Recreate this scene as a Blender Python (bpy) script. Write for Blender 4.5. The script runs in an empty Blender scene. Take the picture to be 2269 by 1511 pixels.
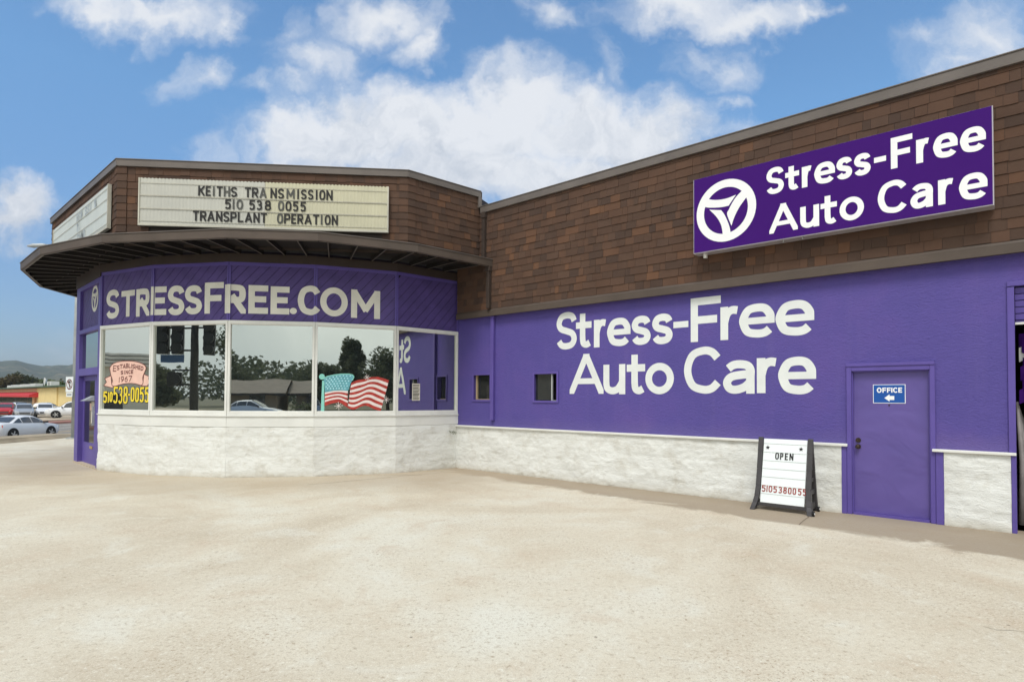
import bpy, math, random
from mathutils import Vector, Matrix
R = math.radians
rnd = random.Random(7)
scene = bpy.context.scene
COL = scene.collection

# ------------------------------------------------------------------ camera
cam_data = bpy.data.cameras.new('camera')
cam = bpy.data.objects.new('camera', cam_data); COL.objects.link(cam)
p_, r_ = 0.0218, 0.0051
fwd = Vector((0, math.cos(p_), math.sin(p_)))
upv = Vector((0, -math.sin(p_), math.cos(p_)))
ex = Vector((1, 0, 0))
right = ex * math.cos(r_) + upv * math.sin(r_)
up = upv * math.cos(r_) - ex * math.sin(r_)
m = Matrix((right, up, -fwd)).transposed().to_4x4()
m.translation = Vector((0, 0, 1.635))
cam.matrix_world = m
cam_data.sensor_width = 36.0
cam_data.lens = 36.0 * 1292.3 / 2269
cam_data.shift_y = (853.8 - 755.5) / 2269
cam_data.clip_start = 0.05
cam_data.clip_end = 20000
scene.camera = cam

# ------------------------------------------------------------------ sky with clouds
SUN_EL, SUN_AZ = R(56), R(200)      # azimuth from +Y clockwise
world = bpy.data.worlds.new('World'); scene.world = world
world.use_nodes = True
nt = world.node_tree; N = nt.nodes; LK = nt.links
for n in list(N): N.remove(n)
def nd(t, **k):
    n = N.new(t)
    for a, b in k.items(): setattr(n, a, b)
    return n
def mth(op, a, b=None, c=None, clamp=False):
    n = N.new('ShaderNodeMath'); n.operation = op; n.use_clamp = clamp
    for i, v in enumerate((a, b, c)):
        if v is None: continue
        if isinstance(v, (int, float)): n.inputs[i].default_value = v
        else: LK.new(v, n.inputs[i])
    return n.outputs[0]
sky = nd('ShaderNodeTexSky', sky_type='NISHITA', sun_disc=False)
sky.sun_elevation = SUN_EL; sky.sun_rotation = SUN_AZ
sky.air_density = 1.3; sky.dust_density = 1.2; sky.ozone_density = 1.5
tc = nd('ShaderNodeTexCoord')
sep = nd('ShaderNodeSeparateXYZ'); LK.new(tc.outputs['Generated'], sep.inputs[0])
dx, dy, dz = sep.outputs
dys = mth('MAXIMUM', dy, 0.08)
u = mth('DIVIDE', dx, dys); v = mth('DIVIDE', dz, dys)
cmb = nd('ShaderNodeCombineXYZ'); LK.new(u, cmb.inputs[0]); LK.new(v, cmb.inputs[1])
uv0 = cmb.outputs[0]
def warp(vec, scale, amp):
    n = nd('ShaderNodeTexNoise'); n.inputs['Scale'].default_value = scale; n.inputs['Detail'].default_value = 6; n.inputs['Roughness'].default_value = 0.6
    LK.new(vec, n.inputs['Vector'])
    a = nd('ShaderNodeVectorMath', operation='SUBTRACT'); LK.new(n.outputs['Color'], a.inputs[0]); a.inputs[1].default_value = (.5, .5, .5)
    b = nd('ShaderNodeVectorMath', operation='MULTIPLY_ADD'); LK.new(a.outputs[0], b.inputs[0]); b.inputs[1].default_value = (amp, amp, 0); LK.new(vec, b.inputs[2]); return b.outputs[0]
uv = warp(uv0, 6.5, 0.20)
# cloud banks in view: centre and radius as slopes of the sky direction, weight
BL = [(760,285,240,105,1.25),(950,265,210,105,1.25),(1130,250,180,120,1.2),(1300,275,180,110,1.2),(1420,300,155,105,1.2),
 (1000,375,320,110,1.1),(620,255,80,70,1.0),(1250,390,300,90,1.1),(1150,190,90,60,.8),(880,440,380,55,.8),
 (450,160,85,50,.62),(560,185,60,35,.55),(700,130,125,60,.62),(640,170,90,36,.55),(620,70,60,40,.3),
 (840,25,120,55,.95),(925,70,65,55,.85),(200,5,140,45,.95),(350,15,170,62,1.0),(470,40,75,45,.9),
 (1500,-10,170,60,1.0),(1650,15,190,50,1.0),(1820,5,60,35,.8),(1210,18,70,42,.6),(1350,130,55,70,.45),(1600,120,85,48,.42),
 (2210,80,170,130,.62),(2060,60,70,45,.4),(2130,150,85,55,.5),(25,450,75,80,1.1),(0,500,95,50,1.0),
 (1600,205,60,14,.35),(1640,290,110,50,.45),(120,770,130,34,.3),(560,340,110,40,.5)]
best = None
for (px, py, rx, ry, wt) in BL:
    s_ = nd('ShaderNodeVectorMath', operation='SUBTRACT'); LK.new(uv, s_.inputs[0])
    s_.inputs[1].default_value = ((px - 1134.5) / 1292, (882 - py) / 1292 , 0)
    d_ = nd('ShaderNodeVectorMath', operation='DIVIDE'); LK.new(s_.outputs[0], d_.inputs[0])
    d_.inputs[1].default_value = (rx * 1.18 / 1292, ry * 1.22 / 1292, 1)
    l_ = nd('ShaderNodeVectorMath', operation='LENGTH'); LK.new(d_.outputs[0], l_.inputs[0])
    w_ = mth('MULTIPLY', mth('SUBTRACT', 1.0, l_.outputs['Value']), wt * (1.22 if wt > 1.02 else .92))
    best = w_ if best is None else mth('SMOOTH_MAX', best, w_, 0.12)
def noise(scale, detail, rough, vec, dist=0.0):
    n = nd('ShaderNodeTexNoise'); n.inputs['Scale'].default_value = scale
    n.inputs['Detail'].default_value = detail; n.inputs['Roughness'].default_value = rough
    n.inputs['Distortion'].default_value = dist
    LK.new(vec, n.inputs['Vector']); return n.outputs['Fac']
n1 = noise(4.2, 10, 0.62, uv, 0.25)
n1b = noise(16, 6, 0.6, uv, 0.2)
dens_f = mth('ADD', mth('ADD', best, mth('MULTIPLY', mth('SUBTRACT', n1, 0.5), 1.7)), mth('MULTIPLY', mth('SUBTRACT', n1b, 0.5), 0.35))
# everywhere else: broken cloud overhead, closed grey cloud behind the camera (seen reflected in the shop windows)
vg = tc.outputs['Generated']
n2 = noise(2.6, 8, 0.58, vg, 0.3)
dens_g = mth('MULTIPLY', mth('SUBTRACT', n2, 0.42), 2.2)
back = mth('MULTIPLY', mth('SUBTRACT', 0.12, dy), 3.0, clamp=True)
dens_b = mth('ADD', dens_g, mth('MULTIPLY', back, 1.4))
front = mth('MULTIPLY', mth('SUBTRACT', dy, 0.30), 5.0, clamp=True)
vlow = mth('SUBTRACT', 1.0, mth('MULTIPLY', mth('SUBTRACT', v, 0.74), 4.0, clamp=True))
front = mth('MULTIPLY', front, vlow)
mixd = nd('ShaderNodeMix', data_type='FLOAT'); LK.new(front, mixd.inputs[0]); LK.new(dens_b, mixd.inputs[2]); LK.new(dens_f, mixd.inputs[3])
dens = mixd.outputs[0]
mr = nd('ShaderNodeMapRange', interpolation_type='SMOOTHSTEP'); LK.new(dens, mr.inputs['Value'])
mr.inputs['From Min'].default_value = -0.08; mr.inputs['From Max'].default_value = 0.88
cover = mth('MULTIPLY', mr.outputs[0], 0.95)
# cloud body: bright crowns, greyer thick bases
off = nd('ShaderNodeVectorMath', operation='ADD'); LK.new(uv, off.inputs[0]); off.inputs[1].default_value = (0.012, 0.03, 0)
n1u = noise(4.2, 10, 0.62, off.outputs[0], 0.25)
relief = mth('MULTIPLY', mth('SUBTRACT', n1, n1u), 2.6)
n3 = noise(7.5, 6, 0.55, vg)
shade = mth('ADD', mth('ADD', 0.70, relief), mth('MULTIPLY', mth('SUBTRACT', n3, 0.5), 0.45))
lowk = mth('MULTIPLY', mth('SUBTRACT', v, 0.40), 1.7)
shade = mth('ADD', shade, lowk, clamp=True)
cr = nd('ShaderNodeValToRGB'); LK.new(shade, cr.inputs[0])
cr.color_ramp.elements[0].position = 0.25; cr.color_ramp.elements[0].color = (3.2, 3.55, 4.1, 1)
cr.color_ramp.elements[1].position = 0.85; cr.color_ramp.elements[1].color = (5.1, 5.25, 5.5, 1)
mb_ = nd('ShaderNodeMix', data_type='RGBA'); LK.new(back, mb_.inputs[0]); LK.new(cr.outputs[0], mb_.inputs[6])
gb = nd('ShaderNodeValToRGB'); LK.new(n2, gb.inputs[0])
gb.color_ramp.elements[0].position = 0.3; gb.color_ramp.elements[0].color = (5.2, 5.6, 5.4, 1)
gb.color_ramp.elements[1].position = 0.7; gb.color_ramp.elements[1].color = (8.2, 8.4, 7.8, 1)
LK.new(gb.outputs[0], mb_.inputs[7])
tint = nd('ShaderNodeMix', data_type='RGBA', blend_type='MULTIPLY'); tint.inputs[0].default_value = 1.0
LK.new(sky.outputs[0], tint.inputs[6]); tr_ = nd('ShaderNodeValToRGB'); LK.new(dz, tr_.inputs[0]); te = tr_.color_ramp.elements
te[0].position = 0.0; te[0].color = (0.40, 0.54, 0.84, 1); te[1].position = 0.42; te[1].color = (0.64, 0.90, 1.07, 1)
e_ = te.new(0.16); e_.color = (0.46, 0.60, 0.83, 1)
LK.new(tr_.outputs[0], tint.inputs[7])
mc = nd('ShaderNodeMix', data_type='RGBA'); LK.new(cover, mc.inputs[0]); LK.new(tint.outputs[2], mc.inputs[6]); LK.new(mb_.outputs[2], mc.inputs[7])
bg = nd('ShaderNodeBackground'); bg.inputs['Strength'].default_value = 0.1
LK.new(mc.outputs[2], bg.inputs['Color'])
wo = nd('ShaderNodeOutputWorld'); LK.new(bg.outputs[0], wo.inputs['Surface'])
SKY_TINT = tint

sun_data = bpy.data.lights.new('sun', 'SUN'); sun_data.energy = 1.5; sun_data.angle = R(22); sun_data.color = (1.0, 0.965, 0.91)
sun = bpy.data.objects.new('sun', sun_data); COL.objects.link(sun)
sd = Vector((math.sin(SUN_AZ) * math.cos(SUN_EL), math.cos(SUN_AZ) * math.cos(SUN_EL), math.sin(SUN_EL)))
sun.rotation_euler = sd.to_track_quat('Z', 'Y').to_euler(); sun.location = (0, -5, 30)
vs = scene.view_settings
vs.view_transform = 'Standard'; vs.look = 'None'; vs.gamma = 1.0; vs.exposure = 0.72; vs.use_curve_mapping = False

# ------------------------------------------------------------------ materials
class NT:
    def __init__(s, name):
        s.m = bpy.data.materials.new(name); s.m.use_nodes = True
        s.t = s.m.node_tree; s.N = s.t.nodes; s.L = s.t.links
        s.b = s.N['Principled BSDF']
    def n(s, t, **k):
        x = s.N.new(t)
        for a, b in k.items(): setattr(x, a, b)
        return x
    def lk(s, a, b): s.L.new(a, b)
    def noise(s, vec, scale, detail=4, rough=0.55, dist=0.0):
        x = s.n('ShaderNodeTexNoise'); x.inputs['Scale'].default_value = scale; x.inputs['Detail'].default_value = detail
        x.inputs['Roughness'].default_value = rough; x.inputs['Distortion'].default_value = dist; s.lk(vec, x.inputs['Vector']); return x.outputs['Fac']
    def obj(s):
        if not hasattr(s, '_o'): s._g = s.n('ShaderNodeNewGeometry'); s._o = s._g.outputs['Position']
        return s._o
    def stretch(s, vec, sc):
        x = s.n('ShaderNodeMapping'); x.inputs['Scale'].default_value = sc; s.lk(vec, x.inputs['Vector']); return x.outputs[0]
    def math(s, op, a, b=None, c=None, clamp=False):
        x = s.n('ShaderNodeMath', operation=op, use_clamp=clamp)
        for i, v in enumerate((a, b, c)):
            if v is None: continue
            if isinstance(v, (int, float)): x.inputs[i].default_value = v
            else: s.lk(v, x.inputs[i])
        return x.outputs[0]
    def ramp(s, fac, stops):
        x = s.n('ShaderNodeValToRGB'); s.lk(fac, x.inputs[0]); e = x.color_ramp.elements
        while len(e) < len(stops): e.new(0.5)
        for i, (p, c) in enumerate(stops): e[i].position = p; e[i].color = (*c, 1)
        return x.outputs[0]
    def mix(s, fac, a, b, mode='MIX'):
        x = s.n('ShaderNodeMix', data_type='RGBA', blend_type=mode)
        for i, v in ((0, fac), (6, a), (7, b)):
            if isinstance(v, (int, float)): x.inputs[i].default_value = v
            elif isinstance(v, tuple): x.inputs[i].default_value = (*v, 1)
            else: s.lk(v, x.inputs[i])
        return x.outputs[2]
    def bump(s, h, strength=0.3, dist=0.01):
        x = s.n('ShaderNodeBump'); x.inputs['Strength'].default_value = strength; x.inputs['Distance'].default_value = dist
        s.lk(h, x.inputs['Height']); s.lk(x.outputs[0], s.b.inputs['Normal']); return x
    def base(s, c): 
        if isinstance(c, tuple): s.b.inputs['Base Color'].default_value = (*c, 1)
        else: s.lk(c, s.b.inputs['Base Color'])
    def rough(s, r): s.b.inputs['Roughness'].default_value = r
def srgb(r, g, b):
    f = lambda c: (c / 255) / 12.92 if c <= 10 else (((c / 255) + 0.055) / 1.055) ** 2.4
    return (f(r), f(g), f(b))
def paint(name, col, rough=0.6, var=0.12, scale=1.5, bump=0.0, bscale=60, metal=0.0, spec=0.35):
    t = NT(name); f = t.noise(t.obj(), scale, 5, 0.6)
    a = tuple(c * (1 - var) for c in col); b = tuple(min(1, c * (1 + var)) for c in col)
    t.base(t.ramp(f, [(0.3, a), (0.7, b)])); t.rough(rough); t.b.inputs['Metallic'].default_value = metal
    t.b.inputs['Specular IOR Level'].default_value = spec
    if bump: t.bump(t.noise(t.obj(), bscale, 4), bump, 0.004)
    return t.m
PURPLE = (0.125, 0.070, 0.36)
def mk_stucco():
    t = NT('purple_stucco'); o = t.obj()
    f = t.noise(o, 0.7, 5, 0.6)
    col = t.ramp(f, [(0.22, (0.078, 0.062, 0.265)), (0.5, (0.094, 0.071, 0.300)), (0.78, (0.125, 0.078, 0.320))])
    st = t.stretch(o, (1.0, 1.0, 2.6))
    a = t.noise(st, 16, 7, 0.65, 1.2)
    b = t.noise(o, 90, 3, 0.6)
    col = t.mix(t.math('MULTIPLY', t.math('SUBTRACT', 0.5, a, clamp=True), 1.2, clamp=True), col, (0.07, 0.052, 0.235))
    ss_ = t.stretch(o, (5, 5, 0.35)); sk = t.math('MULTIPLY', t.math('SUBTRACT', t.noise(ss_, 1.0, 5, 0.6), 0.54, clamp=True), 2.2, clamp=True)
    col = t.mix(t.math('MULTIPLY', sk, 0.5), col, (0.145, 0.11, 0.33))
    sz = t.n('ShaderNodeSeparateXYZ'); t.lk(o, sz.inputs[0])
    sp_ = t.math('MULTIPLY', t.math('SUBTRACT', t.math('ADD', 1.05, t.math('MULTIPLY', f, 0.35)), sz.outputs[2], clamp=True), 3.0, clamp=True)
    col = t.mix(t.math('MULTIPLY', sp_, 0.22), col, (0.20, 0.17, 0.22))
    t.base(col); t.rough(0.62); t.b.inputs['Specular IOR Level'].default_value = 0.3
    t.bump(t.math('ADD', t.math('MULTIPLY', a, 1.0), t.math('MULTIPLY', b, 0.18)), 0.75, 0.02)
    return t.m
def mk_block():
    t = NT('white_painted_block'); o = t.obj()
    f = t.noise(o, 1.1, 6, 0.65)
    st = t.stretch(o, (1, 1, 2.4))
    d = t.noise(st, 9, 9, 0.68, 1.4)
    col = t.ramp(f, [(0.3, (0.68, 0.685, 0.66)), (0.6, (0.745, 0.755, 0.735))])
    sepz = t.n('ShaderNodeSeparateXYZ'); t.lk(o, sepz.inputs[0])
    low = t.math('MULTIPLY', t.math('SUBTRACT', t.math('ADD', 0.05, t.math('MULTIPLY', f, 0.16)), sepz.outputs[2], clamp=True), 6.5, clamp=True)
    dirt = t.math('MULTIPLY', t.math('SUBTRACT', t.noise(o, 3.1, 7, 0.7), 0.50, clamp=True), 2.2)
    col = t.mix(t.math('ADD', t.math('MULTIPLY', low, 0.7), dirt, clamp=True), col, (0.44, 0.40, 0.32))
    scuff = t.math('MULTIPLY', t.math('SUBTRACT', d, 0.60, clamp=True), 10.0, clamp=True)
    col = t.mix(t.math('MULTIPLY', scuff, 0.6), col, (0.40, 0.39, 0.365))
    t.base(col); t.rough(0.8)
    t.bump(t.math('ADD', d, t.math('MULTIPLY', t.noise(o, 45, 4), 0.35)), 0.5, 0.026)
    return t.m
def mk_shingle(attr):
    t = NT('brown_shingle_joined' if attr else 'brown_shingle'); o = t.obj()
    if attr:
        x = t.n('ShaderNodeAttribute', attribute_name='tone'); r = x.outputs['Fac']
    else:
        r = t.n('ShaderNodeObjectInfo').outputs['Random']
    col = t.ramp(r, [(0.0, (0.062, 0.040, 0.033)), (0.2, (0.074, 0.045, 0.034)), (0.45, (0.088, 0.050, 0.036)), (0.70, (0.100, 0.056, 0.039)),
                     (0.86, (0.088, 0.054, 0.041)), (0.95, (0.122, 0.064, 0.041)), (1.0, (0.142, 0.072, 0.042))])
    g = t.noise(o, 160, 2, 0.7)
    col = t.mix(t.math('MULTIPLY', t.math('ABSOLUTE', t.math('SUBTRACT', g, 0.5)), 1.6), col, (0.15, 0.11, 0.085))
    w = t.noise(o, 2.0, 5, 0.6)
    col = t.mix(0.5, col, t.ramp(w, [(0.3, (0.72, 0.70, 0.68)), (0.7, (1.12, 1.08, 1.02))]), 'MULTIPLY')
    t.base(col); t.rough(0.92); t.b.inputs['Specular IOR Level'].default_value = 0.15
    t.bump(g, 0.5, 0.004)
    return t.m
def mk_ground():
    t = NT('concrete_lot'); o = t.obj()
    big = t.noise(o, 0.28, 6, 0.62, 0.8); mid = t.noise(o, 1.3, 7, 0.68, 0.5); fine = t.noise(o, 120, 3, 0.8); sp = t.noise(o, 42, 4, 0.75)
    col = t.ramp(big, [(0.34, (0.52, 0.445, 0.335)), (0.5, (0.63, 0.57, 0.455)), (0.62, (0.68, 0.655, 0.56))])
    col = t.mix(t.math('MULTIPLY', t.math('SUBTRACT', mid, 0.53, clamp=True), 4.0, clamp=True), col, (0.53, 0.42, 0.305))
    col = t.mix(t.math('MULTIPLY', t.math('SUBTRACT', 0.46, mid, clamp=True), 4.0, clamp=True), col, (0.70, 0.69, 0.61))
    # tyre-worn sweeping streaks
    st = t.stretch(o, (0.5, 1.9, 1)); stn = t.noise(st, 1.6, 6, 0.6, 2.2)
    col = t.mix(t.math('MULTIPLY', t.math('SUBTRACT', stn, 0.60, clamp=True), 1.8, clamp=True), col, (0.45, 0.37, 0.275))
    s3 = t.noise(o, 21, 5, 0.8, 0.3); s4 = t.noise(o, 9, 6, 0.75, 0.6)
    col = t.mix(t.math('MULTIPLY', t.math('SUBTRACT', s3, 0.545, clamp=True), 7.0, clamp=True), col, (0.375, 0.305, 0.22))
    col = t.mix(t.math('MULTIPLY', t.math('SUBTRACT', 0.44, s3, clamp=True), 7.0, clamp=True), col, (0.74, 0.71, 0.62))
    col = t.mix(t.math('MULTIPLY', t.math('SUBTRACT', s4, 0.60, clamp=True), 4.5, clamp=True), col, (0.43, 0.36, 0.27))
    vo = t.n('ShaderNodeTexVoronoi'); vo.inputs['Scale'].default_value = 2.3; t.lk(o, vo.inputs['Vector'])
    dots = t.math('MULTIPLY', t.math('SUBTRACT', 0.035, vo.outputs['Distance'], clamp=True), 60.0, clamp=True)
    col = t.mix(t.math('MULTIPLY', dots, 0.75), col, (0.13, 0.105, 0.08))
    # exposed brown grit in patches
    patch = t.math('MULTIPLY', t.math('SUBTRACT', t.noise(o, 0.9, 3, 0.5), 0.44, clamp=True), 4.0, clamp=True)
    grit = t.math('MULTIPLY', t.math('SUBTRACT', sp, 0.545, clamp=True), 12.0, clamp=True)
    col = t.mix(t.math('MULTIPLY', t.math('MULTIPLY', patch, grit), 0.75), col, (0.27, 0.17, 0.10))
    col = t.mix(t.math('MULTIPLY', t.math('SUBTRACT', fine, 0.50, clamp=True), 3.6, clamp=True), col, (0.34, 0.29, 0.22))
    sp2 = t.noise(o, 75, 3, 0.75)
    col = t.mix(t.math('MULTIPLY', t.math('SUBTRACT', 0.47, sp2, clamp=True), 5.0, clamp=True), col, (0.72, 0.68, 0.58))
    col = t.mix(t.math('MULTIPLY', t.math('SUBTRACT', sp2, 0.66, clamp=True), 8.0, clamp=True), col, (0.24, 0.19, 0.14))
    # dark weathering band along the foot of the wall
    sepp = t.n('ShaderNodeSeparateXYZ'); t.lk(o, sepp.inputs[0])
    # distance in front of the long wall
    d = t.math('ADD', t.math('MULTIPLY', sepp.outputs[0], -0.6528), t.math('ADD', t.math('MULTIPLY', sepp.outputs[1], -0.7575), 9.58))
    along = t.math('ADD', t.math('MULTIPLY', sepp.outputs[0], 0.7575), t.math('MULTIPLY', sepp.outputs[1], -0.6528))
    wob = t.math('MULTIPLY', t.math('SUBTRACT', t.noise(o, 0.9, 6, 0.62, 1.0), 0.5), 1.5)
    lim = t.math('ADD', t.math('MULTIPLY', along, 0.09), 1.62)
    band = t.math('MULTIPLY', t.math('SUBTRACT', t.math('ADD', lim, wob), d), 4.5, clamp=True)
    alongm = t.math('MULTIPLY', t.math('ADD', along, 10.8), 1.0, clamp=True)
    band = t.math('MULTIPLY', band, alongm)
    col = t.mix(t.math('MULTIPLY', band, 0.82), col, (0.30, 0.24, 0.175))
    near_wall = t.math('MULTIPLY', t.math('SUBTRACT', 0.55, d), 1.6, clamp=True)  # narrow strip that darkens further towards the long wall
    col = t.mix(t.math('MULTIPLY', t.math('MULTIPLY', near_wall, alongm), t.math('MULTIPLY', mid, 0.75)), col, (0.20, 0.16, 0.12))
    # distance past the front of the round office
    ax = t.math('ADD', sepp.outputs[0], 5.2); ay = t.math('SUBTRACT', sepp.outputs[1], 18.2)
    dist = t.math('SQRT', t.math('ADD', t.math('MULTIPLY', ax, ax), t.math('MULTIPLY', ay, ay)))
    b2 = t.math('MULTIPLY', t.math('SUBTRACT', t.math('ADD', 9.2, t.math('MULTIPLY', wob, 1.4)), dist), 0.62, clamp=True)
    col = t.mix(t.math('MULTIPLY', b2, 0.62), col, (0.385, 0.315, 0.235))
    t.base(col); t.rough(0.93); t.b.inputs['Specular IOR Level'].default_value = 0.2
    t.bump(t.math('ADD', fine, t.math('MULTIPLY', sp, 0.8)), 0.35, 0.006)
    return t.m
def mk_glass():
    t = NT('mirrored_window_glass')
    gl = t.n('ShaderNodeBsdfGlossy'); gl.inputs['Color'].default_value = (0.74, 0.77, 0.72, 1); gl.inputs['Roughness'].default_value = 0.012
    df = t.n('ShaderNodeBsdfDiffuse'); df.inputs['Color'].default_value = (0.03, 0.035, 0.035, 1)
    fr = t.n('ShaderNodeFresnel'); fr.inputs['IOR'].default_value = 1.5
    f = t.math('ADD', 0.74, t.math('MULTIPLY', fr.outputs[0], 0.26), clamp=True)
    mx = t.n('ShaderNodeMixShader'); t.lk(f, mx.inputs[0]); t.lk(df.outputs[0], mx.inputs[1]); t.lk(gl.outputs[0], mx.inputs[2])
    bp = t.n('ShaderNodeBump'); bp.inputs['Strength'].default_value = 0.05; bp.inputs['Distance'].default_value = 0.03
    t.lk(t.noise(t.obj(), 1.1, 2, 0.4), bp.inputs['Height']); t.lk(bp.outputs[0], gl.inputs['Normal'])
    t.lk(mx.outputs[0], t.N['Material Output'].inputs[0]); return t.m
def mk_leaf(name, a, b, c):
    t = NT(name); x = t.n('ShaderNodeAttribute', attribute_name='tone')
    c_ = t.ramp(x.outputs['Fac'], [(0.0, a), (0.5, b), (1.0, c)]); t.base(c_); t.rough(0.7); t.b.inputs['Specular IOR Level'].default_value = 0.2
    tl = t.n('ShaderNodeBsdfTranslucent'); t.lk(c_, tl.inputs['Color']); mx = t.n('ShaderNodeMixShader'); mx.inputs[0].default_value = 0.4
    t.lk(t.b.outputs[0], mx.inputs[1]); t.lk(tl.outputs[0], mx.inputs[2]); t.lk(mx.outputs[0], t.N['Material Output'].inputs[0])
    return t.m
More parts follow.
